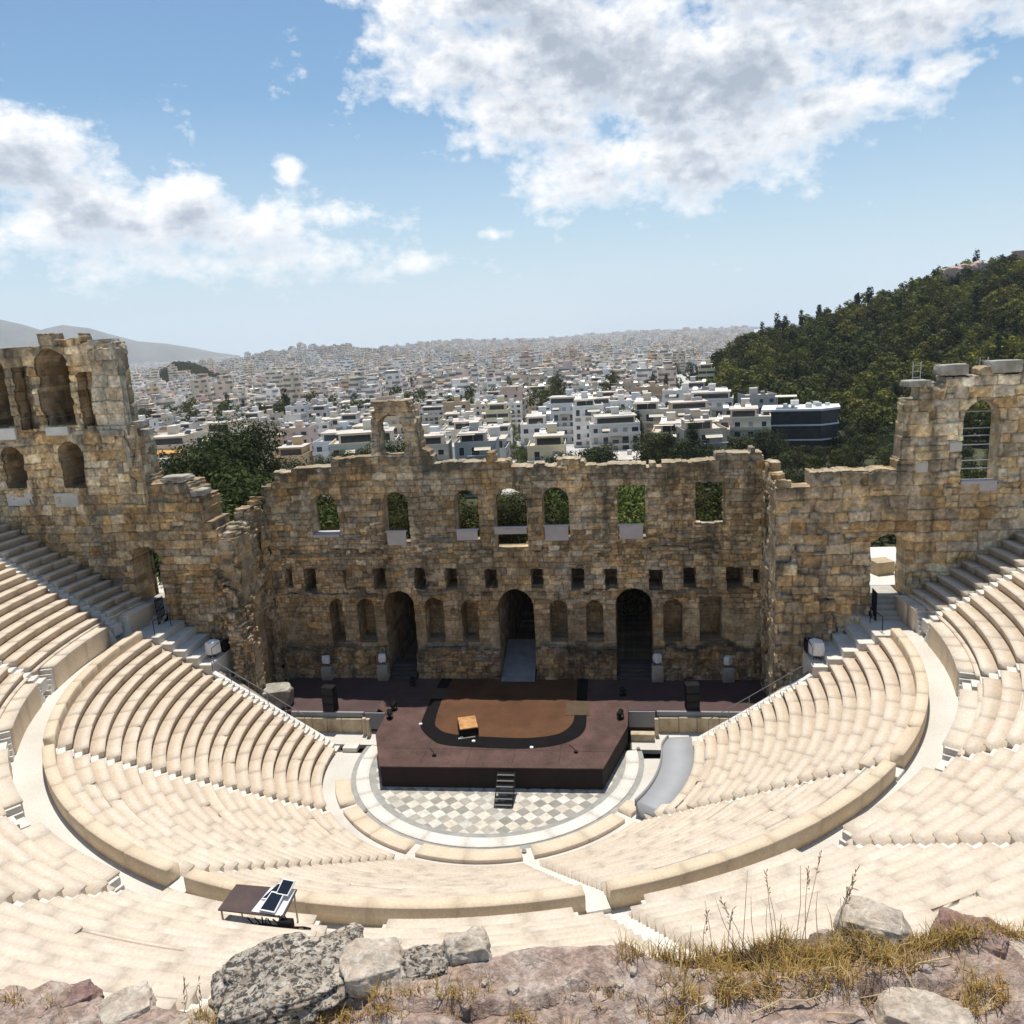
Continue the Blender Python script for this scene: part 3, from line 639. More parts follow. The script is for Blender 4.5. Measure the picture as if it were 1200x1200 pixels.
# pale parapet boards in the upper windows
M_BOARD = mat('pale_parapet_board', (.50, .44, .41), rough=.8, var=.1)
for x0, x1, za, zb, lab in [(-9.0, -7.55, 11.75, 12.75, 'second from the left'), (-3.75, -2.2, 12.0, 12.75, 'third from the left, beside the tall central window'), (-.95, 1.4, 12.4, 12.85, 'in the tall central window'), (2.7, 4.4, 11.85, 12.9, 'right of the tall central window'), (8.0, 9.65, 11.85, 12.85, 'in the square window with green leaves behind')]:
    m = MB(); m.box(x0, x1, YF-.10, YF+.0, za, zb, bev=.03); m.box(x0-.08, x1+.08, YF-.16, YF+.12, zb-.001, zb+.10, bev=.02)
    m.box(x0+.15, x0+.21, YF-.115, YF-.1, zb-.3, zb-.24); m.box(x1-.21, x1-.15, YF-.115, YF-.1, zb-.3, zb-.24)
    tag(m.build('parapet_board', M_BOARD), 'pale pinkish parapet board, window %s' % lab, 'parapet', 'parapet boards in the facade windows')
m = MB(); m.box(-14.7, -12.65, YF-.12, YF+1.2, 12.45, 12.68, bev=.03); tag(m.build('window_sill', M_BOARD), 'pale stone sill of the leftmost arched facade window', 'sill')

# ---- right wing ---------------------------------------------------------------
YW = 4.4
e_r = empty('wing_wall', (17.7, YW, 0)); tag(e_r, 'right ruined side wall of big golden blocks with doorway and tower window', 'ruined wall')
def attach(o, e): o.parent = e; o.matrix_parent_inverse = Matrix.Translation(-e.location); return o
Xr = lambda x: x-17.7
rt_top = profile([(0, 16.3), (.9, 16.2), (1.7, 16.05), (2.0, 16.75), (5.9, 16.85), (6.1, 17.3), (7.2, 17.4), (7.28, 21.4), (7.5, 22.1), (8.9, 22.15), (9.2, 22.7), (10.6, 22.6), (11.2, 22.3), (11.7, 22.75), (13.6, 22.65), (16, 22.5), (24, 22.6)])
ro = [dict(u0=Xr(28.25), u1=Xr(30.35), z0=16.2, z1=21.15, depth=1.5, rough=.02), dict(u0=Xr(23.45), u1=Xr(25.5), z0=7.9, z1=13.2, depth=2.0, rough=.05, arch=True), dict(u0=Xr(34.5), u1=Xr(36.6), z0=16.2, z1=21.2, depth=1.5)]
attach(masonry('wall', (17.7, YW), (1, 0), 22.5, 1.0, rt_top, ro, T=1.5, seed=61, course=(.5, .85), width=(.6, 1.7), relief=.085, joint=.06, pal=PAL_RIGHT, rubble=.22, crust=.75, bulge=.14, rag=.75), e_r)
# projecting broken blocks on the near corner
attach(masonry('corner_pier', (17.72, YW-.42), (1, 0), 5.4, 1.0, profile([(0, 11.5), (1.2, 12.3), (1.3, 10.6), (2.5, 11.2), (2.6, 8.4), (3.6, 9.2), (3.7, 6.8), (5.4, 6.2)]), T=.5, seed=66, course=(.5, .8), width=(.5, 1.2), relief=.16, joint=.07, pal=PAL_RIGHT, rubble=.25, crust=.6, rag=1.1, backface=False), e_r)
attach(masonry('return_wall', (17.72, YF-.02), (0, -1), YF-YW-.1, 1.0, profile([(0, 17.6), (1.2, 17.2), (2.5, 16.6), (5.2, 16.3)]), [dict(u0=.9, u1=2.6, z0=1.3, z1=7.3, depth=1.6, cap=True, rough=.05), dict(u0=1.2, u1=2.4, z0=11.6, z1=15.4, depth=1.6, cap=True, rough=.05)], T=.9, seed=71, course=(.45, .7), relief=.08, pal=PAL_RIGHT, backface=False), e_r)
# big loose cap blocks on the tower and pale repair stones
M_CAP = mat('grey_cap_stone', (.40, .37, .31), rough=.92, var=.25, scale=2, bump=.03, bscale=6, tint=(.55, .52, .48), tscale=.9)
def rock_block(name, c, size, rz=0., seed=0, m=None, parent=None, amp=.10, sub=3, box=.55):
    """an irregular block of stone: a subdivided box pulled towards a rounded, broken form"""
    bm = bmesh.new(); bmesh.ops.create_cube(bm, size=2.0); bmesh.ops.subdivide_edges(bm, edges=bm.edges[:], cuts=2**sub-1, use_grid_fill=True)
    P = np.array([v.co for v in bm.verts]); q = P/np.linalg.norm(P, axis=1)[:, None]
    P = P*box+q*1.15*(1-box)
    n = fbm(P[:, 0]*1.3+seed*3.7, P[:, 1]*1.3, P[:, 2]*1.3+seed, 5, seed); n2 = vnoise(np.round(P[:, 0]*2+seed), np.round(P[:, 1]*2), np.round(P[:, 2]*2), seed)
    P = P*(1+amp*n*2+amp*.25*n2)[:, None]; P = P*np.array(size)/2; cs, sn = math.cos(rz), math.sin(rz)
    for v, p in zip(bm.verts, P): v.co = (p[0]*cs-p[1]*sn, p[0]*sn+p[1]*cs, p[2])
    me = bpy.data.meshes.new(name); bm.to_mesh(me); bm.free(); me.materials.append(m or M_CAP)
    return link(name, me, parent, c)
for k, (x, z, sx, sz) in enumerate([(27.6, 22.95, 1.55, .62), (30.4, 23.0, 1.75, .7), (25.7, 22.25, 1.3, .36), (32.2, 22.9, 1.5, .6)]):
    o = rock_block('cap_block', (x, YW+.7, z), (sx, 1.3, sz), .05*k, 10+k, box=.85, amp=.05); o.location = Vector(o.location); attach(o, e_r)
for x0, x1, za, zb in [(28.3, 30.3, 15.75, 16.42)]:
    m = MB(); m.box(x0, x1, YW-.12, YW+.5, za, zb, bev=.04); attach(m.build('window_sill', M_BOARD), e_r)
m = MB(); m.box(27.55, 28.22, YW-.10, YW+.4, 18.2, 18.75, bev=.03); m.box(25.75, 26.4, YW-.10, YW+.3, 17.0, 17.6, bev=.04); m.box(33.0, 34.2, YW-.10, YW+.3, 12.9, 13.5, bev=.03)
attach(m.build('repair_stone', mat('pale_repair_stone', (.50, .47, .41), rough=.85, var=.12)), e_r)
# iron bars in the tower window, ladder tops on the tower
M_IRON = mat('galvanised_bar', (.42, .43, .43), rough=.45, metal=.7, var=.05)
e = empty('window_railing', (29.3, YW+1.0, 16.2)); tag(e, 'thin horizontal metal rails across the right tower window', 'railing')
for z in (.75, 1.25, 2.2, 2.75, 3.2, 4.2): m = MB(); m.tube([(-1.05, 0, z), (1.05, 0, z)], .035); m.build('rail', M_IRON, e)
for k, (x, z0_) in enumerate(((25.9, 22.4), (29.6, 22.5))):
    e = empty('ladder', (x, YW+1.2, z0_)); tag(e, ['top of a pale metal ladder at the left corner of the right tower', 'top of a pale metal ladder between the cap blocks of the right tower'][k], 'ladder', 'ladder tops')
    for s in (-.22, .22): m = MB(); m.tube([(s, 0, -.5), (s, 0, 1.05)], .03); m.build('rail', M_IRON, e)
    for z in (.15, .5, .85): m = MB(); m.tube([(-.22, 0, z), (.22, 0, z)], .022); m.build('rung', M_IRON, e)

# ---- left wing -----------------------------------------------------------------
e_l = empty('wing_wall', (-18.2, YW, 0)); tag(e_l, 'left ruined side wall rising to a tall tower with big open arches', 'ruined wall')
XLW = -42.0; Xl = lambda x: x-XLW
tw_top = profile([(0, 27.2), (5, 27.4), (8.2, 27.5), (8.6, 27.4), (10.4, 27.4), (10.7, 27.75), (12.2, 28.0), (14.2, 27.9), (15.2, 27.55), (17.1, 27.45)])
lt_top = profile([(0, 21.7), (17.25, 21.7), (17.4, 17.85), (19.0, 17.95), (20.75, 17.8), (20.9, 16.9), (21.7, 16.75), (21.8, 15.2), (22.6, 14.9), (23.0, 14.0), (23.8, 13.6)])
to_ = [dict(u0=Xl(-31.0), u1=Xl(-28.55), z0=22.1, z1=27.3, depth=6.5, cap=True, rough=.03), dict(u0=Xl(-35.9), u1=Xl(-33.3), z0=22.2, z1=27.2, depth=6.5, cap=True, rough=.03),
       dict(u0=Xl(-28.05), u1=Xl(-26.85), z0=21.8, z1=25.6, arch=False, depth=1.15, cap=True, rough=.10), dict(u0=Xl(-32.75), u1=Xl(-31.5), z0=21.9, z1=26.2, arch=False, depth=1.15, cap=True, rough=.10)]
lo_ = [
       dict(u0=Xl(-30.3), u1=Xl(-28.5), z0=17.75, z1=21.0, depth=6.0, cap=True, rough=.04), dict(u0=Xl(-34.7), u1=Xl(-33.1), z0=17.85, z1=20.8, depth=6.0, cap=True, rough=.04), dict(u0=Xl(-39.5), u1=Xl(-37.9), z0=17.85, z1=20.8, depth=2.0, cap=True),
       dict(u0=Xl(-26.2), u1=Xl(-24.1), z0=7.9, z1=13.35, depth=2.2, rough=.06)]
attach(masonry('wall', (XLW, YW), (1, 0), 23.8, 1.0, lt_top, lo_, T=2.6, seed=81, course=(.45, .8), width=(.55, 1.5), relief=.08, joint=.06, rubble=.45, crust=.75, bulge=.14, rag=.7), e_l)
attach(masonry('tower', (XLW, YW+.05), (1, 0), 17.2, 21.4, tw_top, to_, T=1.2, seed=83, course=(.45, .8), width=(.55, 1.5), relief=.07, joint=.05, rubble=.4, crust=.6, bulge=.08, rag=.2), e_l)
# end face of the tower, slightly projecting, and the long block ledge below its top storey
PAL_GREY = np.array([(.33, .30, .24), (.38, .34, .27), (.30, .27, .21), (.36, .32, .25), (.42, .38, .31), (.34, .28, .19)])
attach(masonry('pier', (-26.7, YW-.5), (1, 0), 2.25, 21.3, profile([(0, 24.6), (.3, 26.6), (.6, 27.3), (2.25, 27.3)]), T=.6, seed=91, course=(.7, 1.0), width=(.8, 1.5), relief=.07, pal=PAL_GREY, rubble=.05, crust=.35, rag=.9), e_l)
attach(masonry('end_wall', (-24.58, YW-.45), (0, 1), 1.5, 21.3, profile([(0, 27.2), (1.5, 27.0)]), T=.3, seed=94, course=(.6, .95), width=(.7, 1.5), relief=.06, pal=PAL_GREY, rubble=.1, crust=.3, backface=False), e_l)
attach(masonry('end_wall', (-24.60, YW-.45), (0, 1), 3.2, 17.4, profile([(0, 21.6), (3.2, 21.7)]), T=.3, seed=93, course=(.6, .95), width=(.7, 1.5), relief=.06, pal=PAL_GREY, rubble=.1, crust=.3, backface=False), e_l)
attach(masonry('pier_base', (-25.9, YW-.35), (1, 0), 1.75, 16.3, profile([(0, 20.6), (1.0, 21.4), (1.75, 21.6)]), T=.4, seed=95, course=(.6, 1.0), width=(.7, 1.3), relief=.06, pal=PAL_RIGHT, rubble=.1, crust=.15, rag=.4), e_l)
for k, (x0, x1, z) in enumerate(((-26.3, -24.9, 21.55), (-25.4, -23.95, 21.95), (-25.6, -24.05, 21.3))):
    attach(rock_block('cornice_block', ((x0+x1)/2, YW-.2+k*.75, z), (x1-x0, 1.3, .38), -.04, 30+k, box=.9, amp=.04, m=M_CAP), e_l)
m = MB(); m.box(-30.9, -29.2, YW-.10, YW+.3, 21.45, 22.05, bev=.03); m.box(-35.9, -33.2, YW-.12, YW+.3, 21.3, 22.1, bev=.03); m.box(-31.2, -29.4, YW-.08, YW+.2, 16.4, 17.4, bev=.03); m.box(-34.9, -32.9, YW-.08, YW+.2, 16.6, 17.5, bev=.03)
attach(m.build('repair_stone', bpy.data.materials['pale_repair_stone']), e_l)
for k, (x, z, sx) in enumerate(((-22.2, 18.05, 1.7), (-20.6, 17.05, .9), (-26.0, 27.5, 1.6))):
    attach(rock_block('cap_block', (x, YW+.8, z), (sx, 1.5, .4), .1*k, 40+k, box=.85, amp=.07), e_l)
# the broken return between left wing and stage front, with its tall arch
attach(masonry('return_wall', (-18.25, YW-.15), (0, 1), YF-YW+.1, 1.0, profile([(0, 13.5), (1.0, 14.2), (2.4, 14.7), (3.2, 15.3), (4.3, 15.0), (5.3, 15.6)]), [dict(u0=2.0, u1=4.0, z0=1.3, z1=7.2, depth=1.4, cap=True, rough=.10), dict(u0=3.3, u1=4.1, z0=10.6, z1=13.6, arch=False, depth=1.0, cap=True, rough=.2), dict(u0=1.7, u1=2.6, z0=8.2, z1=10.2, arch=False, depth=.6, cap=True, rough=.25)], T=1.0, seed=101, course=(.4, .65), relief=.10, joint=.06, rubble=.6, crust=.5, bulge=.2, rag=.8, backface=False), e_l)
# rubble core left standing in front of it
for k, (x, y, w_, h, sd) in enumerate(((-19.9, 3.9, 2.0, 10.5, 111), (-19.0, 3.35, 1.5, 8.4, 113), (-18.75, 2.9, 1.1, 6.3, 115))):
    attach(masonry('broken_pier', (x, y), (1, 0), w_, 1.0, profile([(0, h+.9), (w_*.4, h+.3), (w_*.7, h-.8), (w_, h-2.0)]), T=1.3, seed=sd, course=(.35, .7), width=(.4, .9), relief=.16, joint=.08, rubble=.7, crust=.55, bulge=.25, rag=1.0, pal=PAL_RIGHT*.85), e_l)
    attach(masonry('broken_pier', (x+w_, y), (0, 1), 1.4, 1.0, profile([(0, h-2.1), (1.4, h-1.4)]), T=.4, seed=sd+1, course=(.35, .7), width=(.4, .9), relief=.14, joint=.08, rubble=.7, crust=.5, bulge=.2, rag=1.0, backface=False), e_l)
tag(rock_block('fallen_block', (-17.2, 4.4, 1.9), (3.0, 1.8, 1.7), .35, 51, amp=.13, box=.6), 'big weathered fallen block at the left corner of the stage', 'boulder')
tag(rock_block('fallen_block', (-18.6, 3.0, 2.6), (2.0, 1.7, 1.9), -.2, 57, amp=.14, box=.6), 'rough fallen block heaped against the broken left pier', 'boulder')
# door stairs and passages behind the two side doors
M_WELL = mat('sunlit_landing', (.62, .58, .52), rough=.8, var=.08)
for s, x0, x1 in ((1, 23.5, 25.45), (-1, -26.15, -24.15)):
    side = 'right' if s > 0 else 'left'
    e = empty('door_steps', ((x0+x1)/2, YW, 7.9)); tag(e, 'five dark stone steps rising through the %s side doorway' % side, 'steps', 'side doorway steps')
    for k in range(5): m = MB(); m.box(-(x1-x0)/2+.02, (x1-x0)/2-.02, -.75+.36*k, 2.6, -.2, .24*(k+1), bev=.02); m.build('step', mat('worn_grey_step', (.42, .39, .34), rough=.85) if (s > 0 and k == 0) else bpy.data.materials['worn_grey_step'], e)
m = MB(); m.box(20.5, 29.0, 6.95, 17.0, 4.0, 9.12); m.box(-29.0, -21.5, 6.95, 17.0, 4.0, 9.12)
m = MB(); m.box(21.0, 28.5, 6.95, 16.0, 3.0, 9.12); tag(m.build('terrace_path', M_WELL), kind='structure')
m = MB(); m.box(-28.8, -21.4, 7.0, 15.0, 3.0, 9.12); tag(m.build('terrace_path', M_WELL), kind='structure')
tag(rock_block('loose_block', (25.6, 9.6, 9.55), (1.3, 1.2, .95), .3, 61, box=.9, amp=.04, m=mat('ochre_block', (.42, .34, .22), rough=.9)), 'loose ochre block lying in the sunlight beyond the right doorway', 'stone block')
# little gates folded back at the doors
M_BLACK = mat('black_painted_iron', (.010, .010, .011), rough=.7, var=.1, spec=.12)
for s, x in ((1, 23.55), (-1, -24.2)):
    e = empty('gate', (x, YW-.55, 7.91)); tag(e, 'black barred gate folded back at the %s side doorway' % ('right' if s > 0 else 'left'), 'gate', 'door gates')
    for k in range(7): m = MB(); m.box(-.02, .02, -.5+k*.15, -.46+k*.15, .05, 1.9); m.build('bar', M_BLACK, e)
    for z in (.1, 1.0, 1.75): m = MB(); m.box(-.025, .025, -.52, .46, z, z+.06); m.build('rail', M_BLACK, e)
# ------------------------------------------------------------------ stage and its furniture
ZS = 1.4
M_MAROON = mat('maroon_stage_floor', (.085, .052, .044), spec=.12, rough=.85, var=.24, scale=.9, fine=.18, fscale=7, bump=.003, tint=(1.25, 1.2, 1.2), tscale=.6)
M_MAROON2 = mat('dark_maroon_floor', (.072, .042, .040), rough=.8, var=.2, scale=.5, fine=.12, fscale=9)
M_SKIRT = mat('black_stage_skirt', (.020, .014, .013), rough=.85, var=.2)
M_RUST = mat('rusty_brown_floor', (.105, .045, .018), rough=.8, var=.22, scale=.45, fine=.14, fscale=6, tint=(.72, .68, .62), tscale=.3)
M_TRACK = mat('black_track', (.010, .009, .009), rough=.95, var=.2, spec=.05)
M_GREYPANEL = mat('grey_panel', (.25, .25, .255), rough=.7, var=.08)
M_CREAM = mat('cream_block', (.50, .41, .28), rough=.85, var=.18, scale=2, bump=.02, bscale=7, tint=(.8, .72, .6), tscale=1.2)
e_s = empty('stage', (0, 4, 0)); tag(e_s, 'dark maroon stage platform with a black curved track around a rusty brown floor', 'stage')
def on(o, e): o.parent = e; o.matrix_parent_inverse = Matrix.Translation(-Vector(e.location)); return o
plat = [(-8.05, .45), (-6.62, -3.40), (6.80, -3.12), (8.24, 2.1), (8.27, 4.45), (8.3, 9.0), (-9.0, 9.0), (-9.0, 4.1), (-8.2, 3.3)]
m = MB(); m.prism(plat, .02, ZS-.06, 0); on(m.build('skirt', M_SKIRT), e_s)
m = MB(); m.prism([(x*1.006, y-.03 if y < 3 else y) for x, y in plat], ZS-.062, ZS, 0); on(m.build('platform', M_MAROON), e_s)
# seams between the floor sheets
m = MB()
for x in (-4.2, -1.4, 1.4, 4.2): m.box(x-.012, x+.012, -3.0, -.2 if abs(x) < 4 else .4, ZS+.001, ZS+.005)
m.box(-6.9, 7.4, -1.25, -1.225, ZS+.001, ZS+.0045)
on(m.build('floor_seam', M_SKIRT), e_s)
for x0, x1, y0 in ((-17.6, -9.02, 3.55), (8.32, 17.6, 4.2)):
    m = MB(); m.box(x0, x1, y0, 9.02, -.1, ZS-.004); on(m.build('wing_floor', M_MAROON2), e_s)
# inside: rusty floor, round it the black band
oute = [(519, 793), (507, 815), (494, 846), (495, 856), (505, 866), (520, 873), (560, 876), (613, 877.6), (650, 874), (672, 867), (683, 859), (687, 848), (688, 820), (689.5, 793)]
inne = [(530, 796), (520, 815), (510, 845), (514, 854), (524, 859), (545, 862), (580, 864), (613, 865), (640, 863), (658, 858.5), (669, 850), (673, 840), (675.5, 820), (677, 796)]
def smooth_path(pts, n=4):
    P = [np.array(at_z(x, y, ZS)[:2]) for x, y in pts]; out = []
    for i in range(len(P)-1):
        p0, p1, p2, p3 = P[max(i-1, 0)], P[i], P[i+1], P[min(i+2, len(P)-1)]
        for k in range(n):
            t = k/n; out.append(.5*((2*p1)+(-p0+p2)*t+(2*p0-5*p1+4*p2-p3)*t*t+(-p0+3*p1-3*p2+p3)*t**3))
    out.append(P[-1]); return out
po, pi_ = smooth_path(oute), smooth_path(inne)
V = [(p[0], p[1], ZS+.014) for p in po]+[(p[0], p[1], ZS+.014) for p in pi_]; n = len(po)
on(link('track', np_mesh('track', np.array(V), np.array([(i, i+1, n+i+1, n+i) for i in range(n-1)]), [M_TRACK])), e_s)
me = bpy.data.meshes.new('inner_floor'); me.from_pydata([(p[0], p[1], ZS+.009) for p in pi_], [], [tuple(range(n))]); me.update(); me.materials.append(M_RUST); on(link('inner_floor', me), e_s)
M_MAT = mat('worn_brown_mat', (.085, .055, .032), rough=.9, var=.15)
for k, q in enumerate([[(665, 822), (691, 822), (691, 838.5), (662, 838.5)], [(503, 807), (527, 807), (522, 819), (498, 819)]]):
    P = [at_z(x, y, ZS) for x, y in q]; m = MB(); m.prism([(p[0], p[1]) for p in P][::-1], ZS+.016, ZS+.035); tag(m.build('floor_mat', M_MAT), 'thin brown mat laid across the %s arm of the black track' % ('right' if k == 0 else 'left'), 'mat')
# walls and panels along the front of the stage wings
def blockwall(name, x0, x1, y, z0, z1, lab, cat, m_, step=1.3, t=.35):
    e = empty(name, (x0, y, z0)); tag(e, lab, cat); x = x0
    while x < x1-.05:
        xe = min(x1, x+step*random.uniform(.8, 1.3)); 
        if x1-xe < .4: xe = x1
        m = MB(); m.box(x-x0+.01, xe-x0-.01, -t+random.uniform(-.02, .02), 0, 0, z1-z0+random.uniform(-.02, .02), bev=.03); m.build('block', m_, e); x = xe
    return e
blockwall('low_wall', -14.9, -10.0, 3.53, -.05, 1.05, 'low cream block wall in front of the left stage wing', 'wall', M_CREAM)
blockwall('low_wall', 10.3, 17.0, 4.17, -.05, 1.08, 'low cream block wall in front of the right stage wing', 'wall', M_CREAM)
m = MB(); m.box(-15.2, -9.9, 3.35, 3.55, 1.06, ZS+.03, bev=.015); m.box(-9.85, -8.35, 3.40, 3.50, .15, ZS-.01, bev=.01); on(m.build('edge_panel', M_GREYPANEL), e_s)
m = MB(); m.box(10.2, 17.3, 4.0, 4.19, 1.09, ZS+.03, bev=.015); m.box(8.35, 10.1, 4.05, 4.15, .25, ZS-.01, bev=.01); on(m.build('edge_panel', M_GREYPANEL), e_s)
M_POST = mat('cream_stone_post', (.52, .42, .30), rough=.85, var=.2, bump=.01)
for k, (x, y, h) in enumerate(((-9.75, 2.95, 1.25), (-9.4, 2.75, 1.3), (10.15, 3.4, 1.25))):
    m = MB(); m.box(x-.13, x+.13, y-.13, y+.13, -.05, h, bev=.03); tag(m.build('stone_post', M_POST), ['leftmost slim stone post at the left stage corner', 'slim stone post next to the stage platform, right one of the left pair', 'slim stone post at the right stage corner by the grey panel'][k], 'post')
m = MB(); m.box(8.45, 10.0, 2.6, 3.1, -.05, .5, bev=.03); tag(m.build('marble_block', M_CREAM), 'low cream marble block at the right foot of the stage', 'stone block')
# ground of the side passages
m = MB(); m.box(-20.3, -8.3, 1.6, 3.5, -.3, -.02); m.box(8.5, 20.3, 1.6, 4.1, -.3, -.02); m.box(-7.9, 7.9, 1.6, 4, -.3, -.03); tag(m.build('passage_path', M_PAVE), kind='structure')
# flight of metal steps at the stage front
e = empty('metal_steps', (1.15, -3.42, 0)); tag(e, 'black metal stage steps with pale tread edges standing on the checker floor', 'steps')
M_TRED = mat('worn_tread_edge', (.45, .46, .46), rough=.4, metal=.4, var=.05)
for k in range(6):
    z = 1.22-k*.205; y = -.06-k*.295
    m = MB(); m.box(-.50, .50, y-.27, y, z-.035, z, bev=.006); t_ = m.build('tread', M_BLACK, e); m = MB(); m.box(-.50, .50, y-.30, y-.272, z-.04, z+.012); m.build('edge_strip', M_TRED, t_)
for s in (-.53, .53):
    m = MB(); m.add([(s-.025, 0, 1.25), (s+.025, 0, 1.25), (s+.025, -1.85, 0.02), (s-.025, -1.85, 0.02), (s-.025, 0, 1.05), (s+.025, 0, 1.05), (s+.025, -1.6, 0.0), (s-.025, -1.6, 0.0)], [(0, 1, 2, 3), (7, 6, 5, 4), (0, 3, 7, 4), (1, 5, 6, 2), (0, 4, 5, 1), (3, 2, 6, 7)]); m.build('stringer', M_BLACK, e)
# plywood topped crate on the track
P = at_z(548, 862, ZS); e = empty('crate', (P[0], P[1]+.35, ZS+.015), R(18)); tag(e, 'black flight case with tilted orange plywood lid on the brown stage floor', 'crate')
M_PLY = mat('orange_plywood', (.47, .245, .085), rough=.6, var=.22, scale=3, tint=(.75, .68, .6), tscale=2.0)
m = MB(); m.box(-.62, .62, -.45, .75, .10, .55, bev=.02); m.build('case', M_BLACK, e)
m = MB(); M_ = Matrix.Translation((0, .12, .64)) @ Matrix.Rotation(R(7), 4, 'X'); m.box(-.58, .58, -.66, .68, -.04, .04, M=M_, bev=.01); m.build('lid', M_PLY, e)
for x in (-.5, .5):
    for y in (-.35, .62): m = MB(); m.lathe([(.05, -.03), (.06, 0), (.05, .03)], (0, 0, 0), 10); o = m.build('castor', M_BLACK, e, loc=(x, y, .055)); o.rotation_euler = (0, R(90), 0)
m = MB(); m.box(-.75, .35, -.72, -.60, .0, .05); m.build('strip', mat('pale_wood', (.45, .38, .27), rough=.7), e)
# loudspeaker stacks
for k, (x, y) in enumerate(((-12.4, 3.75), (12.55, 4.55))):
    e = empty('loudspeaker', (x, y, ZS), R(-8 if k == 0 else 6)); tag(e, 'tall black loudspeaker stack on the %s stage wing' % ('left' if k == 0 else 'right'), 'loudspeaker')
    for j in range(3):
        m = MB(); m.box(-.45, .45, -.3, .35, .02+j*.60, .60+j*.60, bev=.02); c_ = m.build('cabinet', M_BLACK, e)
        m = MB(); m.box(-.41, .41, -.315, -.301, .07+j*.60, .55+j*.60, bev=.005); m.build('grille', mat('dark_grille', (.02, .02, .02), rough=.9) if k+j == 0 else bpy.data.materials['dark_grille'], c_)
# small stage lights and monitors round the platform
def spot(x, y, lab, rz=0, s=1.0):
    e = empty('floor_spotlight', (x, y, ZS), rz); tag(e, lab, 'stage light')
    m = MB(); m.box(-.16*s, .16*s, -.14*s, .14*s, 0, .05); m.build('base', M_BLACK, e)
    m = MB(); m.box(-.19*s, -.16*s, -.03, .03, .04, .34*s); m.box(.16*s, .19*s, -.03, .03, .04, .34*s); m.build('yoke', M_BLACK, e)
    m = MB(); M_ = Matrix.Translation((0, 0, .32*s)) @ Matrix.Rotation(R(-60), 4, 'X'); n = 12
    for (r0, z0_), (r1, z1_) in zip([(.09, -.2), (.13, -.12), (.14, .16)], [(.13, -.12), (.14, .16), (.125, .2)]):
        vs = [tuple(M_ @ Vector((r*s*math.cos(2*PI*j/n), r*s*math.sin(2*PI*j/n), z*s))) for r, z in ((r0, z0_), (r1, z1_)) for j in range(n)]; m.add(vs, [(j, (j+1) % n, n+(j+1) % n, n+j) for j in range(n)])
    vs = [tuple(M_ @ Vector((.125*s*math.cos(2*PI*j/n), .125*s*math.sin(2*PI*j/n), .19*s))) for j in range(n)]; m.add(vs, [tuple(range(n))]); vs = [tuple(M_ @ Vector((.09*s*math.cos(2*PI*j/n), .09*s*math.sin(2*PI*j/n), -.2*s))) for j in range(n)]; m.add(vs, [tuple(range(n-1, -1, -1))])
    m.build('lamp_housing', M_BLACK, e)
for k, (px, py, lab) in enumerate([(457, 842, 'small black spotlight at the left edge of the stage platform, the nearer one'), (462, 832, 'small black spotlight behind another at the left platform edge'), (484, 803, 'small black spotlight by the left doorway steps'),
                                   (727, 842, 'small black spotlight at the right edge of the stage platform'), (730, 815, 'small black spotlight by the right doorway steps')]):
    P = at_z(px, py, ZS); spot(P[0], P[1], lab, R(20*(-1)**k), 1.25)
M_WHITE = mat('white_plastic', (.78, .78, .77), rough=.5, var=.04)
for k, (px, py, lab) in enumerate([(541, 865, 'small white puck on the black track, left of the crate pallet strip'), (555, 869, 'small white puck on the black track below the crate'), (623, 876.5, 'small white puck at the front of the black track'), (493, 849, 'small white puck at the left bend of the black track')]):
    P = at_z(px, py, ZS); m = MB(); m.lathe([(.02, 0), (.12, .0), (.12, .05), (.09, .075), (.02, .08)], (0, 0, 0), 14); tag(m.build('floor_puck', M_WHITE, loc=(P[0], P[1], ZS+.012)), lab, 'marker')
for k, (px, py) in enumerate([(509, 886), (675, 882)]):
    P = at_z(px, py, ZS); e = empty('cable_outlet', (P[0], P[1], ZS)); tag(e, 'small dark outlet with a cable tail on the %s front of the platform' % ('left' if k == 0 else 'right'), 'outlet')
    m = MB(); m.box(-.12, .12, -.1, .1, 0, .12, bev=.02); m.build('box', M_BLACK, e); m = MB(); m.tube([(0, .1, .03), (-.2, .5, .02), (-.5, .9, .02)], .02); m.build('cable', M_BLACK, e)
# white wrapped floodlights
M_WRAP = mat('white_plastic_wrap', (.80, .80, .79), rough=.45, var=.07, scale=6, bump=.04, bscale=7)
def wrapped(x, y, z, lab, h=.6, sx=.55, sz=.62, seed=0, group=None):
    e = empty('wrapped_floodlight', (x, y, z)); tag(e, lab, 'floodlight', group)
    m = MB(); m.tube([(0, 0, h), (0, 0, 0.02)], .04, 8); m.tube([(-.25, -.15, 0), (0, 0, .25), (.25, -.15, 0)], .025, 5); m.tube([(0, .3, 0), (0, 0, .25)], .025, 5); m.build('stand', M_BLACK, e)
    rock_block('cover', (0, 0, h+sz*.4), (sx, sx*.8, sz), .3*seed, 70+seed, M_WRAP, e, amp=.07, sub=3, box=.6)
for k, (x, y, z, lab) in enumerate([(-14.5, 8.86, 2.5, 'white wrapped floodlight on the left end of the podium, farthest left'), (-10.05, 8.86, 2.65, 'white wrapped floodlight beside the left tall doorway'), (10.45, 8.86, 2.65, 'white wrapped floodlight beside the right tall doorway'), (15.4, 8.86, 2.5, 'white wrapped floodlight on the right end of the podium, farthest right')]):
    m = MB(); m.box(-.42, .42, -.36, .3, 0, z-ZS, bev=.05); tag(m.build('pedestal', M_CAP, loc=(x, y, ZS)), 'rough grey stone pedestal on the stage, %s from the left' % ['first', 'second', 'third', 'fourth'][k], 'pedestal', None)
    wrapped(x, y-.02, z, lab, .25, seed=k)
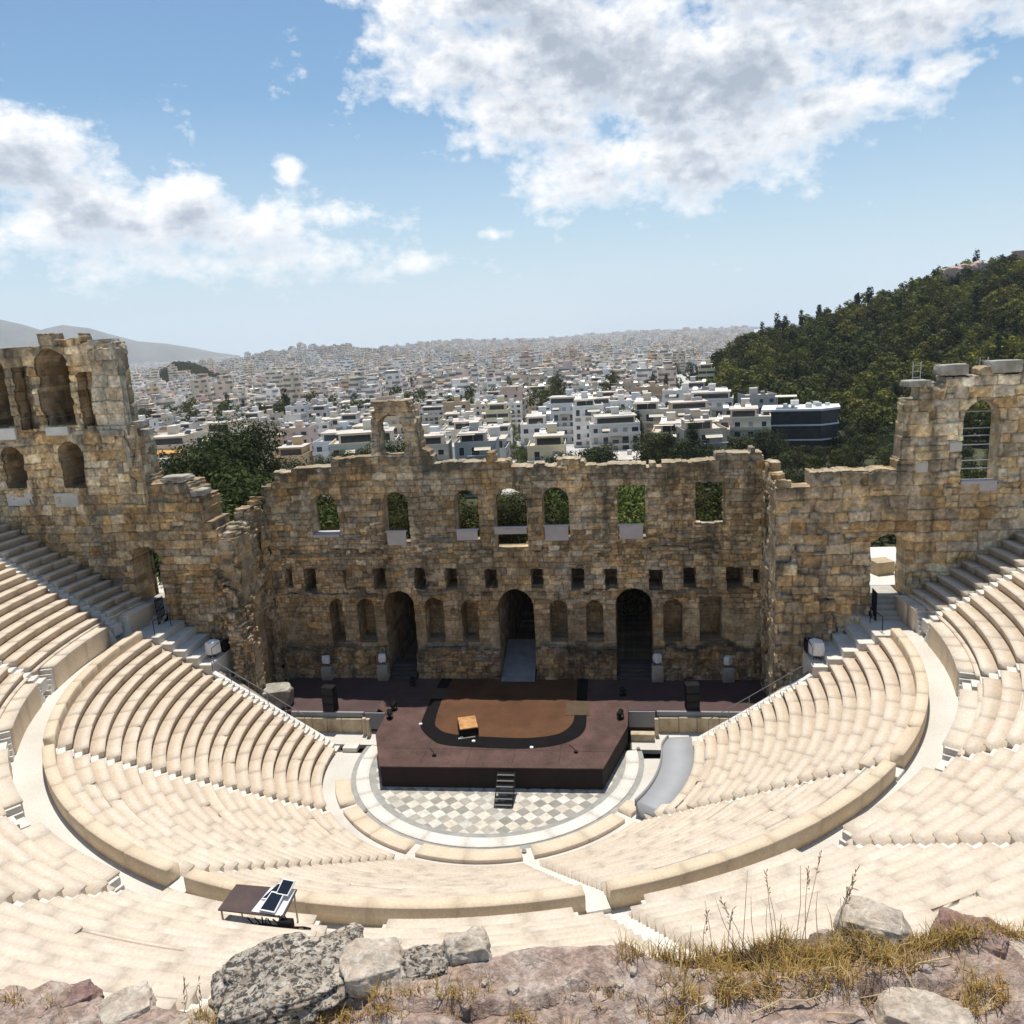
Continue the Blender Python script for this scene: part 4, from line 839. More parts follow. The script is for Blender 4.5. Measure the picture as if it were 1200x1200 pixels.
for s, x, y in ((-1, -20.2, 2.55), (1, 19.95, 2.45)):
    side = 'left' if s < 0 else 'right'
    wrapped(s*19.9, y, 5.905, 'big white wrapped floodlight at the foot of the %s landing steps' % side, .35, .85, .95, 5+s)
    m = MB(); m.box(-.5, .5, -.05, .75, 0, .75, bev=.04); tag(m.build('equipment_case', M_BLACK, loc=(s*19.95, y+.8, 5.905)), 'black equipment case behind the %s wrapped floodlight' % side, 'case')
# handrails down the sloping copings and on the landings
def rail(name, pts, lab, h=.95, posts=6, r=.03, m_=None):
    pts = [Vector(p) for p in pts]; e = empty(name, pts[0]); tag(e, lab, 'handrail')
    up = Vector((0, 0, h)); m = MB(); m.tube([p-pts[0]+up for p in pts], r, 8); m.build('rail', m_ or M_BLACK, e)
    L = [0]; [L.append(L[-1]+(b_-a_).length) for a_, b_ in zip(pts[:-1], pts[1:])]
    for k in range(posts):
        t = L[-1]*k/(posts-1); i = max(j for j in range(len(L)-1) if L[j] <= t+1e-9); f_ = (t-L[i])/(L[i+1]-L[i]); p = pts[i].lerp(pts[i+1], f_)-pts[0]
        m = MB(); m.tube([p, p+up], r*.9, 6); m.build('post', m_ or M_BLACK, e)
for s in (-1, 1):
    side = 'left' if s < 0 else 'right'
    rail('handrail', [(s*13.3, 1.32, 1.42), (s*19.4, 1.32, 5.42)], 'slim grey handrail along the sloping white coping on the %s' % side, .85, 6, .028, mat('dull_grey_metal', (.20, .19, .185), rough=.45, metal=.5) if s < 0 else bpy.data.materials['dull_grey_metal'])
    rail('handrail', [(s*23.4, 1.6, 7.9), (s*23.2, 3.3, 7.9)], 'short dark handrail standing on the %s landing' % side, 1.0, 2, .03)
    rail('handrail', [(s*19.5, 1.7, 5.9), (s*19.5, 4.0, 5.9)], 'short grey guard rail at the %s platform edge above the passage' % side, 1.0, 3, .03, bpy.data.materials['dull_grey_metal'])
# grey ramp over the first rows on the right
M_RAMP = mat('grey_painted_deck', (.335, .34, .35), rough=.6, var=.06, scale=.8, fine=.04)
e = empty('grey_ramp', (0, 0, 0)); tag(e, 'smooth grey curved ramp deck covering the first rows on the right', 'ramp')
n = 26; th = np.linspace(R(57.0), R(97.5), n+1); ri, ro2, zd = 10.35, 12.85, 1.42
def zr(t): return .86+.10*(t-57)/40
V = []; 
for t in th:
    s_, c_ = math.sin(t), -math.cos(t); z = zr(math.degrees(t)); rin = ri+(.55*max(0, (math.degrees(t)-90)/7.5)**2)
    V += [(rin*s_, rin*c_, z), (12.35*s_, 12.35*c_, z+.004), (rin*s_, rin*c_, -.05), (12.35*s_, 12.35*c_, -.05)]
F = []
for i in range(n): a_, b_ = 4*i, 4*i+4; F += [(a_, b_, b_+1, a_+1), (a_+2, b_+2, b_, a_), (a_+1, b_+1, b_+3, a_+3)]
F += [(0, 1, 3, 2), (4*n+2, 4*n+3, 4*n+1, 4*n)]
link('deck', np_mesh('deck', np.array(V), np.array(F), [M_RAMP]), e)
V = []
for t in th:
    s_, c_ = math.sin(t), -math.cos(t); z = zr(math.degrees(t)); rin = ri-.02+(.55*max(0, (math.degrees(t)-90)/7.5)**2); V += [(r*s_, r*c_, zz) for r, zz in ((rin-.05, z-.25), (rin-.05, z+.16), (rin+.05, z+.16), (rin+.05, z-.25))]
F = [(4*i+j, 4*i+4+j, 4*i+4+(j+1) % 4, 4*i+(j+1) % 4) for i in range(n) for j in range(4)]+[(3, 2, 1, 0), (4*n, 4*n+1, 4*n+2, 4*n+3)]
link('edge_kerb', np_mesh('edge_kerb', np.array(V), np.array(F), [M_GREYPANEL]), e)
V = []
for t in th[4:20]:
    s_, c_ = math.sin(t), -math.cos(t); z = zr(math.degrees(t)); V += [(12.36*s_, 12.36*c_, z+.002), (12.9*s_, 12.9*c_, 1.325), (12.36*s_, 12.36*c_, z-.2), (12.9*s_, 12.9*c_, z-.2)]
F = []; n4 = 15
for i in range(n4): a_, b_ = 4*i, 4*i+4; F += [(a_, b_, b_+1, a_+1), (a_+2, b_+2, b_, a_), (a_+1, b_+1, b_+3, a_+3)]
F += [(0, 1, 3, 2), (4*n4+2, 4*n4+3, 4*n4+1, 4*n4)]
link('side_slope', np_mesh('side_slope', np.array(V), np.array(F), [mat('blue_grey_cover', (.34, .37, .41), rough=.6, var=.05)]), e)
# marble end block left of the stage beside the first row
m = MB(); m.box(-10.55, -9.55, .55, 1.25, -.05, .30, bev=.02); tag(m.build('marble_block', M_STEP), 'flat grey marble block at the foot of the left sloping coping', 'stone block')
# long table with three screens on the upper rows
TB = [at_z(277, 1036, 10.42), at_z(255, 1066, 10.2), at_z(332, 1075, 10.16), at_z(348, 1042, 10.42)]
e = empty('control_table', (float(np.mean([p[0] for p in TB])), float(np.mean([p[1] for p in TB])), 9.3)); tag(e, 'low table with dark wooden top and a white board on the marble rows', 'table')
M_TOP = mat('dark_brown_tabletop', (.060, .036, .032), rough=.4, var=.15, scale=2.5, tint=(1.35, 1.25, 1.2), tscale=1.6)
og = Vector(e.location)
def quad_slab(P, t, name, m_, parent, off=.0):
    P = [Vector(p)-og for p in P]; nrm = (P[1]-P[0]).cross(P[3]-P[0]).normalized(); nrm = nrm if nrm.z > 0 else -nrm; m = MB()
    vs = [p+nrm*off for p in P]+[p+nrm*(off-t) for p in P]; m.add([tuple(v) for v in vs], [(0, 1, 2, 3), (7, 6, 5, 4)]+[(i, 4+i, 4+(i+1) % 4, (i+1) % 4) for i in range(4)]); return m.build(name, m_, parent)
lerpq = lambda a, b_: [np.array(TB[0])*(1-a)*(1-b_)+np.array(TB[3])*a*(1-b_)+np.array(TB[1])*(1-a)*b_+np.array(TB[2])*a*b_][0]
top_ = quad_slab(TB, .05, 'tabletop', M_TOP, e); quad_slab([lerpq(.58, 0.02), lerpq(.50, .93), lerpq(.97, .97), lerpq(.985, .03)], .012, 'white_board', M_WHITE, e, .014)
for a, b_, zb in ((.04, .95, 9.75), (.95, .95, 9.75), (.04, .06, 9.31), (.96, .06, 9.31)):
    p = Vector(lerpq(a, b_))-og; m = MB(); m.tube([p-Vector((0, 0, .03)), (p.x, p.y, zb-og.z)], .03, 8); m.build('leg', M_IRON, e)
def screen(q, lift0, lift1, lab):
    P = [Vector(lerpq(a, b_)) for a, b_ in q]; lf = [lift0, lift1, lift1, lift0]; P = [p+Vector((0, 0, l)) for p, l in zip(P, lf)]
    c_ = sum(P, Vector())/4; s_ = empty('screen', c_); tag(s_, lab, 'screen', 'screens on the control table'); global og
    keep = og; og = Vector(c_); quad_slab(P, .045, 'frame', M_WHITE, s_); Pi = [c_+(p-c_)*.87 for p in P]; quad_slab(Pi, .004, 'panel', mat('dark_glass', (.012, .016, .024), rough=.15, spec=.5, var=.02) if 'dark_glass' not in bpy.data.materials else bpy.data.materials['dark_glass'], s_, .006); og = keep
screen([(.67, .30), (.62, .93), (.865, .97), (.885, .34)], .16, .09, 'tablet-like dark screen with white frame lying in front on the white board')
screen([(.70, -.06), (.55, .52), (.70, .50), (.78, -.02)], .12, .06, 'dark screen with white frame lying behind, partly under the other two')
screen([(.765, -.10), (.755, .38), (.95, .42), (.975, -.05)], .24, .16, 'dark blue screen with white frame propped at the back right of the table')
m = MB()
p = Vector(lerpq(.5, 1.06)); rng2 = random.Random(5)
m = MB(); M_CABLE = M_BLACK
for k in range(7):
    a0 = .45+.09*k; pts = []
    for j in range(7):
        q = Vector(lerpq(a0+.05*math.sin(j*1.3+k)+j*.05, 1.02+.05*math.sin(j*2.1+k*1.7))); pts.append((q.x, q.y, 9.80+.06*abs(math.sin(j+k))+(.25 if j == 0 else 0)))
    m.tube(pts, .022, 5)
for k in range(3): q = Vector(lerpq(.93+.04*k, .97)); m.tube([(q.x, q.y, 10.2), (q.x+.05*k, q.y+.02, 9.95), (q.x+.12*k, q.y-.03, 9.8)], .02, 5)
tag(m.build('cable_bundle', M_CABLE), 'tangle of black cables hanging down and lying under the control table', 'cables')
q = Vector(lerpq(1.02, 1.0)); m = MB(); m.box(-.22, .22, -.12, .12, 0, .30, bev=.03); m.tube([(.22, 0, .06), (.5, .05, .04), (.75, .02, .03)], .025, 6); tag(m.build('power_box', M_BLACK, loc=(q.x, q.y+.02, 9.76)), 'black power box on the row under the right end of the control table', 'power box')
# ------------------------------------------------------------------ land, hill, town, trees
AZR = np.array([-60, 4.0, 6.2, 7.9, 11.4, 14.7, 17.6, 20.4, 23.9, 30, 45.0]); ZR = np.array([-60, -15, 1.0, 8.0, 15.0, 22.5, 29.5, 38.5, 41.0, 40, 36.0]); DR = np.array([430, 430, 430, 440, 465, 485, 500, 515, 525, 540, 560.0])
def smooth(x): x = np.clip(x, 0, 1); return x*x*(3-2*x)
def land(x, y):
    x, y = np.asarray(x, float), np.asarray(y, float)
    dx, dy = x-CAM[0], y-CAM[1]; d = np.hypot(dx, dy); az = np.degrees(np.arctan2(dx, dy))
    z = np.interp(d, [0, 60, 90, 160, 220, 300, 500, 800, 1500, 3000, 6000, 9000, 12000], [-.6, -.6, -.5, -4, -8, -11, -17, -25, -37, -48, -57, -63, -66])
    z = z+38*np.exp(-((az+22)/6.5)**2-((d-2050)/600)**2)+34*np.exp(-((az+12.5)/6)**2-((d-4200)/1100)**2)+22*np.exp(-((az-1)/7)**2-((d-5600)/1000)**2)
    z = z+34*np.exp(-((az+30.2)/1.9)**2-((d-1300)/220)**2)
    zr, dr = np.interp(az, AZR, ZR), np.interp(az, AZR, DR)
    t = smooth((d-250)/(dr-250)); hill = z+(zr-z)*t; hill = np.where(d > dr, zr-(d-dr)*.05, hill)+np.where(d > 250, 1.6*fbm(x*.012, y*.012, 0, 3, 5), 0)
    k = smooth((az-3.2)/2.6)*np.where(d < 1500, 1, np.clip(1-(d-1500)/1200, 0, 1))
    return np.where(zr > z, z*(1-k)+hill*k, z)
n1, n2 = 190, 130
azs = np.radians(np.linspace(-58, 46, n1)); ds = np.concatenate([np.linspace(42, 330, 50), np.geomspace(345, 8900, n2-50)])
A, Dd = np.meshgrid(azs, ds); gx, gy = CAM[0]+Dd*np.sin(A), CAM[1]+Dd*np.cos(A); gz = land(gx, gy)
ins = (np.abs(gx) < 44) & (gy < 17); gz = np.where(ins, -.62, gz)
V = np.stack([gx.ravel(), gy.ravel(), gz.ravel()], 1); ix = np.arange(n1*n2).reshape(n2, n1)
F = np.stack([ix[:-1, :-1].ravel(), ix[:-1, 1:].ravel(), ix[1:, 1:].ravel(), ix[1:, :-1].ravel()], 1)
dcol = Dd.ravel()[:, None]; acol = np.degrees(A.ravel())[:, None]
green = np.clip((acol-4)/2, 0, 1)*(dcol < 1200)+(dcol < 150); green = np.clip(green, 0, 1)
gc = green*np.array((.058, .058, .026))+(1-green)*np.array((.46, .44, .41)); gc = gc*(1+.25*fbm(V[:, 0]*.02, V[:, 1]*.02, 0, 3))[:, None]
tag(link('ground', np_mesh('ground', V, F, [mat('earth_ground', (1, 1, 1), rough=.95, var=.25, scale=.05, attr=True, fine=.2, fscale=.4)], col=gc, smooth=True)), kind='structure')
# ground under and behind the camera side, well below the rock
m = MB(); m.add([(-900, -900, -3), (900, -900, -3), (900, -3.2, -3), (-900, -3.2, -3)], [(0, 1, 2, 3)])
tag(m.build('ground', bpy.data.materials['earth_ground'], col=True), kind='structure')
n = 30; V = []; 
for a in np.linspace(R(-2.5), R(16), n):
    for d in (6700, 8890): V.append((CAM[0]+d*math.sin(a), CAM[1]+d*math.cos(a), land(CAM[0]+d*math.sin(a), CAM[1]+d*math.cos(a))+ (6 if d < 8000 else 4)))
tag(link('sea', np_mesh('sea', np.array(V), np.array([(2*i, 2*i+2, 2*i+3, 2*i+1) for i in range(n-1)]), [mat('sea_water', (.05, .09, .14), rough=.25)])), kind='structure')
# mountains on the left horizon
def ridge(name, pts, d0, depth, m_, seed):
    a = np.linspace(pts[0][0], pts[-1][0], 160); el_ = np.interp(a, [p[0] for p in pts], [p[1] for p in pts]); nr = 26; V = []
    for j in range(nr):
        t = j/(nr-1); d = d0-depth+2*depth*t; prof = np.sin(PI*t)**.8
        x, y = CAM[0]+d*np.sin(np.radians(a)), CAM[1]+d*np.cos(np.radians(a)); top_ = CAM[2]+d0*np.tan(np.radians(el_)); base = -70.0
        nz_ = fbm(x*.0012, y*.0012, 0, 5, seed); z = base+(top_-base)*np.clip(prof*(1+.30*nz_*(1-prof*.8)), 0, 1.03); V.append(np.stack([x, y, z], 1))
    V = np.concatenate(V); ix = np.arange(160*nr).reshape(nr, 160); F = np.stack([ix[:-1, :-1].ravel(), ix[:-1, 1:].ravel(), ix[1:, 1:].ravel(), ix[1:, :-1].ravel()], 1)
    return link(name, np_mesh(name, V, F, [m_], smooth=True))
M_MTN = mat('scrub_mountain', (.13, .125, .095), rough=.95, var=.25, scale=.004, fine=.2, fscale=.03)
tag(ridge('hills', [(-52, 3.2), (-46, 2.9), (-41.5, 2.75), (-39.8, 2.5), (-38.6, 2.15), (-37.4, 1.6), (-36, .9), (-34.5, .2), (-33.5, -.4)], 7300, 900, M_MTN, 3), kind='structure')
tag(ridge('hills', [(-41, .6), (-39, 1.4), (-37.6, 1.85), (-36.6, 2.02), (-35.2, 1.75), (-34, 1.3), (-32.6, .85), (-31, .62), (-29.4, .25), (-28, -.15), (-26.5, -.45)], 8150, 550, M_MTN, 8), kind='structure')

# ---- foliage ---------------------------------------------------------------------
M_LEAF = mat('leaf_green', (1, 1, 1), rough=.75, var=.15, scale=.3, attr=True, objcol=True, translucent=.22, spec=.15)
M_BARK = mat('bark', (.14, .10, .07), rough=.95, var=.25, scale=3)
def leaves(rng, clumps, n, size, pal, flat=.0):
    """n leaf-sized faces gathered round clump centres (x, y, z, r)"""
    c = np.array(clumps); w_ = c[:, 3]**2; k = rng.choice(len(c), n, p=w_/w_.sum())
    v = rng.normal(size=(n, 3)); v /= np.linalg.norm(v, axis=1)[:, None]; rr = c[k, 3]*rng.uniform(.45, 1.08, n)**.6
    P = c[k, :3]+v*rr[:, None]*np.array((1, 1, .8)); nr = v*1.0+np.array((0, 0, .25))+rng.normal(size=(n, 3))*.38; nr /= np.linalg.norm(nr, axis=1)[:, None]
    t = np.cross(nr, rng.normal(size=(n, 3))); t /= np.linalg.norm(t, axis=1)[:, None]; b_ = np.cross(nr, t)
    s = size*rng.uniform(.55, 1.35, n)[:, None]; a_ = rng.uniform(.5, 1.0, n)[:, None]
    V = np.stack([P-t*s, P+b_*s*a_*.6, P+t*s, P-b_*s*a_*.6], 1).reshape(-1, 3); F = np.arange(4*n).reshape(n, 4)
    ctone = rng.uniform(.75, 1.25, len(c)); C = np.array(pal)[rng.integers(len(pal), size=n)]*(ctone[k]*rng.uniform(.75, 1.25, n))[:, None]
    return V, F, np.repeat(C, 4, 0)
PAL_PINE = [(.068, .082, .016), (.098, .108, .020), (.034, .048, .012), (.135, .138, .026)]
PAL_OLV = [(.064, .080, .028), (.080, .095, .034), (.050, .066, .024), (.10, .112, .036)]
PAL_CYP = [(.022, .034, .014), (.030, .042, .017), (.026, .038, .018)]
PAL_BRIGHT = [(.075, .105, .025), (.095, .12, .03), (.06, .085, .022), (.12, .13, .04)]
def crown_clumps(rng, kind, H, W_):
    cl = []
    if kind == 'cypress':
        for z in np.linspace(.06, .97, 13):
            r = W_*.5*math.sin(PI*min(1, (1-z)**.62))*.9+.05; cl.append((rng.normal(0, .08*W_), rng.normal(0, .08*W_), z*H, max(.12*W_, r*.95)))
    elif kind == 'pine':
        for _ in range(34):
            a = rng.uniform(0, 2*PI); q = rng.uniform(0, 1)**.6; z = rng.uniform(.16, .93); w_ = W_*.5*q*math.sin(PI*(.28+.70*(z-.1)/.9))**.7; cl.append((w_*math.cos(a), w_*math.sin(a), z*H, W_*rng.uniform(.11, .21)))
    elif kind == 'shrub':
        for _ in range(14): a = rng.uniform(0, 2*PI); q = rng.uniform(0, 1)**.5; cl.append((W_*.38*q*math.cos(a), W_*.38*q*math.sin(a), H*rng.uniform(.2, .75), W_*rng.uniform(.14, .24)))
    else:
        for _ in range(30):
            v = rng.normal(size=3); v /= np.linalg.norm(v); q = rng.uniform(.3, 1)**.5; cl.append((v[0]*W_*.38*q, v[1]*W_*.38*q, H*(.52+.40*v[2]*q), W_*rng.uniform(.14, .22)))
    return cl
def tree_meshes(kind, H, W_, n, size, pal, seed):
    rng = np.random.default_rng(seed); cl = crown_clumps(rng, kind, H, W_); V, F, C = leaves(rng, cl, n, size, pal)
    crown = np_mesh('crown', V, F, [M_LEAF], col=C); m = MB()
    if kind == 'cypress': m.tube([(0, 0, -.6), (0, 0, H*.5)], [.16, .05], 7)
    else:
        m.tube([(0, 0, -.8), (.1, .05, H*.25), (-.05, .1, H*.55), (0, 0, H*.8)], [H*.028, H*.022, H*.014, .03], 7)
        for c in cl[::2]: z0_ = min(c[2]*.6, H*.5); m.tube([(0, .05, z0_), (c[0]*.5, c[1]*.5, (z0_+c[2])/2+.1), (c[0], c[1], c[2])], [H*.011, H*.008, .02], 5)
    return m.mesh('trunk', [M_BARK]), crown
def tree_obj(name, meshes, x, y, z, s, rz, label, group, tint, cat='tree'):
    e = empty(name, (x, y, z), rz); e.scale = (s, s, s*random.uniform(.9, 1.12)); tag(e, label, cat, group)
    t_ = link('trunk', meshes[0], e); c = link('crown', meshes[1], e); c.color = (*tint, 1); return e
HILL_P = [tree_meshes('pine', 9, 8.5, 900, .42, PAL_PINE, 1), tree_meshes('pine', 10, 7.5, 900, .42, PAL_PINE, 2), tree_meshes('round', 7, 6.5, 800, .38, PAL_OLV, 3), tree_meshes('round', 6, 6, 700, .36, PAL_OLV, 4)]
HILL_C = [tree_meshes('cypress', 12, 2.6, 600, .34, PAL_CYP, 5), tree_meshes('cypress', 10, 2.2, 500, .34, PAL_CYP, 6)]
SHRUB_P = [tree_meshes('shrub', 4.2, 5.5, 1500, .20, PAL_OLV, 7), tree_meshes('shrub', 5.0, 5.0, 1500, .20, PAL_PINE, 8), tree_meshes('round', 7, 6.0, 2200, .20, PAL_OLV, 9)]
NEAR_P = [tree_meshes('pine', 17, 14, 30000, .155, PAL_PINE, 11), tree_meshes('pine', 14, 13, 28000, .155, PAL_PINE, 12), tree_meshes('round', 12, 10, 22000, .145, PAL_PINE, 13), tree_meshes('round', 9, 8.5, 16000, .125, PAL_BRIGHT, 14)]
NEAR_C = tree_meshes('cypress', 15, 3.0, 3500, .16, PAL_CYP, 15)
rt = np.random.default_rng(77)
def tint(rng=rt, lo=.75, hi=1.3): k = rng.uniform(lo, hi); return (k*rng.uniform(.92, 1.12), k, k*rng.uniform(.85, 1.1))
# trees right behind the theatre, each placed by hand: px (1200 grid), distance, proto, scale, label
def put(px, d, meshes, s, label, name='broadleaf_tree', group=None, tn=None, cat='tree'):
    p = at_d(px, 500, d); z = float(land(p[0], p[1])); return tree_obj(name, meshes, p[0], p[1], z-.1, s, rt.uniform(0, 6.3), label, group, tn or tint(), cat)
def put_top(px, ytop, d, k, label, name='broadleaf_tree', group=None, tn=None, meshes=None, Hs=(17, 14, 12, 9)):
    p = at_d(px, ytop, d); z = float(land(p[0], p[1])); H = (15 if meshes else Hs[k])*.97; return put(px, d, meshes or NEAR_P[k], (p[2]-z)/H, label, name, group, tn)
put_top(268, 503, 92, 0, 'tallest dark pine between the left tower and the stage front', 'pine_tree', tn=(.34, .40, .36))
put_top(232, 515, 84, 1, 'dark pine left of the tallest pine', 'pine_tree', tn=(.34, .40, .36))
put_top(200, 534, 80, 1, 'dense dark pine just right of the left tower', 'pine_tree', tn=(.36, .42, .38))
put_top(172, 552, 86, 2, 'dark tree half hidden by the left tower edge', tn=(.5, .55, .48))
put_top(300, 528, 98, 1, 'dark pine touching the left end of the stage front', 'pine_tree', tn=(.34, .40, .36))
put_top(309, 516, 96, 0, 'slim dark cypress beside the left end of the stage front', 'cypress_tree', meshes=NEAR_C)
put_top(246, 566, 70, 3, 'paler green tree low in front of the dark pines on the left', tn=(.62, .66, .55))
put_top(290, 575, 68, 3, 'low green tree right behind the broken wall beside the stage front', tn=(.55, .6, .5))
for px, yt, d, k, t_, lab in [(383, 572, 78, 2, .6, 'dark tree filling the leftmost arched window'), (420, 578, 76, 2, .6, 'dark tree hidden behind the facade between its first two windows'), (462, 570, 78, 2, .55, 'dark tree filling the second arched window'), (548, 566, 76, 2, .75, 'dark tree filling the third arched window'), (598, 575, 74, 2, .45, 'dark tree behind the tall central window'), (650, 566, 78, 3, .8, 'green tree behind the window right of the centre'),
                         (700, 578, 76, 3, .7, 'green tree hidden behind the facade left of the square window'), (740, 565, 72, 3, 1.5, 'bright sunlit tree filling the square window'), (786, 580, 74, 2, .6, 'dark tree hidden behind the facade left of its last window'), (832, 562, 78, 2, .7, 'dark tree behind the rightmost window of the facade'), (458, 512, 112, 2, .6, 'dark tree seen through the free standing arch'), (510, 534, 92, 2, .6, 'dark tree behind the facade beside the free standing arch'), (345, 560, 90, 2, .6, 'dark tree behind the left end of the facade'), (875, 566, 84, 2, .6, 'dark tree behind the right end of the facade')]:
    put_top(px, yt, d, k, lab, tn=(t_*1.05, t_, t_*.85))
put(402, 150, NEAR_P[2], 1.0, 'dark feathery tree among white houses left of the free standing arch'); put(380, 160, NEAR_P[2], .8, 'small dark tree in front of the white round windowed house')
put(727, 205, NEAR_P[2], 1.35, 'large dark round tree standing between the pale apartment blocks', tn=(.6, .68, .6)); put(748, 200, NEAR_C, .85, 'narrow dark tree at the right side of the large round tree', 'cypress_tree')
put(812, 150, NEAR_C, .95, 'single dark cypress behind the right part of the facade', 'cypress_tree')
put(800, 235, NEAR_P[2], .8, 'dark tree between the white block and the cream terrace house'); put(905, 222, NEAR_P[3], .6, 'small roof level tree by the cream balcony house')
for k in range(9):
    d = 165+k*22; put(606-k*1.2+(k % 2)*13, d, NEAR_P[3], .55+.05*(k % 3), 'bright green street tree lining the straight street into the town', 'broadleaf_tree', 'street trees of the straight street')
# shrubs and low trees in the park right of and behind the facade
sh = []
for k in range(185):
    px = rt.uniform(640, 1190); d = rt.uniform(100, 205); 
    if px < 890 and d < 128: continue
    if px < 840 and d > 165: continue
    p = at_d(px, 500, d); sh.append((d, p[0], p[1], 'park'))
for k in range(36): p = at_d(rt.uniform(165, 330), 500, rt.uniform(78, 150)); sh.append((float(np.hypot(p[0]-CAM[0], p[1]-CAM[1])), p[0], p[1], 'park'))
for k in range(40): p = at_d(rt.uniform(350, 860), 500, rt.uniform(70, 104)); sh.append((float(np.hypot(p[0]-CAM[0], p[1]-CAM[1])), p[0], p[1], 'park'))
for k in range(26): p = at_d(rt.uniform(955, 1060), 500, rt.uniform(196, 245)); sh.append((float(np.hypot(p[0]-CAM[0], p[1]-CAM[1])), p[0], p[1], 'park'))
for k in range(46):
    px = rt.uniform(752, 900) if k < 34 else rt.uniform(640, 705); d = rt.uniform(142, 178) if k < 34 else rt.uniform(128, 146); p = at_d(px, 500, d); sh.append((d, p[0], p[1], 'tall'))
# hill wood
hl = []
for a in np.arange(5.2, 41, .62):
    for d in np.arange(232, 545, 5.8):
        aa, dd = a+rt.uniform(-.3, .3), d+rt.uniform(-2.6, 2.6); x, y = CAM[0]+dd*math.sin(R(aa)), CAM[1]+dd*math.cos(R(aa))
        dr = np.interp(aa, AZR, DR)
        if dd > dr+14 or (aa < 15.5 and dd < 268+ (15.5-aa)*3) or (aa < 7 and dd < 340): continue
        hl.append((dd, x, y, 'hill', aa, dd > dr-22))
allt = sorted(sh+[h for h in hl], key=lambda q: q[0])
HLAB = {'pine': 'dark green rounded pine in the wood covering the slope of the right hill', 'round': 'olive green bushy tree in the wood covering the slope of the right hill', 'cyp': 'slim dark cypress rising from the wood on the right hill', 'shrub': 'olive green bush in the park between theatre and hill', 'shrub2': 'dark rounded small tree in the park between theatre and hill'}
rest = []; nind = 0
for q in allt:
    d, x, y = q[:3]; z = float(land(x, y))-.15; patch = float(vnoise(x*.02, y*.02, 0, 9))
    if q[3] == 'tall': tree_obj('park_tree', SHRUB_P[2], x, y, z, rt.uniform(1.05, 1.45), rt.uniform(0, 6.3), 'dark green rounded tree in front of the first houses behind the facade', 'tall trees in the park', tint(lo=.45, hi=.8)); nind += 1; continue
    if q[3] == 'park':
        k = int(rt.integers(3)); tree_obj('park_shrub' if k < 2 else 'park_tree', SHRUB_P[k], x, y, z, rt.uniform(.7, 1.25), rt.uniform(0, 6.3), HLAB['shrub' if k == 0 else 'shrub2'], 'bushes in the park' if k == 0 else 'small trees in the park', tint(lo=.5, hi=1.0), 'bush' if k == 0 else 'tree'); nind += 1; continue
    cyp = rt.random() < (.16 if q[5] else .04); k = int(rt.integers(2)) if cyp else int(rt.choice(4, p=[.36, .30, .19, .15])); s = rt.uniform(.65, 1.3) if not cyp else rt.uniform(.8, 1.45)
    tn = tint(lo=.28, hi=1.75) if not cyp else tint(lo=.6, hi=1.0); tn = tuple(c*(1+.4*patch) for c in tn); tn = (tn[0]*1.12, tn[1], tn[2]*.8) if tn[1] > 1.2 else tn
    if (nind < 292 and q[4] < 26) or (q[5] and q[4] < 26 and cyp and nind < 299):
        nm, key, g = ('cypress_tree', 'cyp', 'cypresses on the right hill') if cyp else (('pine_tree', 'pine', 'pines on the right hill') if k < 2 else ('broadleaf_tree', 'round', 'bushy trees on the right hill'))
        tree_obj(nm, HILL_C[k] if cyp else HILL_P[k], x, y, z, s, rt.uniform(0, 6.3), HLAB[key], g, tn); nind += 1
    else: rest.append((x, y, z, s, k, cyp, tn, d))
def mesh_arrays(me):
    n = len(me.vertices); v = np.empty(n*3, np.float32); me.vertices.foreach_get('co', v); c = np.empty(n*4, np.float32); me.color_attributes['Col'].data.foreach_get('color', c); return v.reshape(-1, 3), c.reshape(-1, 4)[:, :3]
LOW_P = [tree_meshes('pine', 9, 8.5, 330, .62, PAL_PINE, 21)[1], tree_meshes('pine', 10, 7.5, 330, .62, PAL_PINE, 22)[1], tree_meshes('round', 7, 6.5, 300, .55, PAL_OLV, 23)[1], tree_meshes('round', 6, 6, 280, .52, PAL_OLV, 24)[1]]
LOW_C = [tree_meshes('cypress', 12, 2.6, 240, .5, PAL_CYP, 25)[1], tree_meshes('cypress', 10, 2.2, 220, .5, PAL_CYP, 26)[1]]
LA = [mesh_arrays(m_) for m_ in LOW_P]; LC = [mesh_arrays(m_) for m_ in LOW_C]
def merged_wood(name, items):
    Vs, Cs = [], []
    for x, y, z, s, k, cyp, tn, d in items:
        v, c = (LC if cyp else LA)[k]; a = rt.uniform(0, 6.3); cs, sn = math.cos(a), math.sin(a)
        Vs.append(np.stack([x+s*(v[:, 0]*cs-v[:, 1]*sn), y+s*(v[:, 0]*sn+v[:, 1]*cs), z+s*v[:, 2]], 1)); Cs.append(c*np.array(tn))
    V = np.concatenate(Vs); return tag(link(name, np_mesh(name, V, np.arange(len(V)).reshape(-1, 4), [M_LEAF], col=np.concatenate(Cs))), 'dense dark green wood covering the upper slope of the right hill' if name == 'hill_wood' else 'distant dark wooded knoll at the edge of the town on the left', 'wood', kind='stuff')
merged_wood('hill_wood', rest)
kn = []
for _ in range(420):
    a, d = rt.normal(-30.2, 1.7), rt.normal(1290, 120); x, y = CAM[0]+d*math.sin(R(a)), CAM[1]+d*math.cos(R(a)); kn.append((x, y, float(land(x, y)), rt.uniform(.9, 1.5), int(rt.integers(4)), False, tint(lo=.55, hi=.9), d))
merged_wood('knoll_wood', kn)
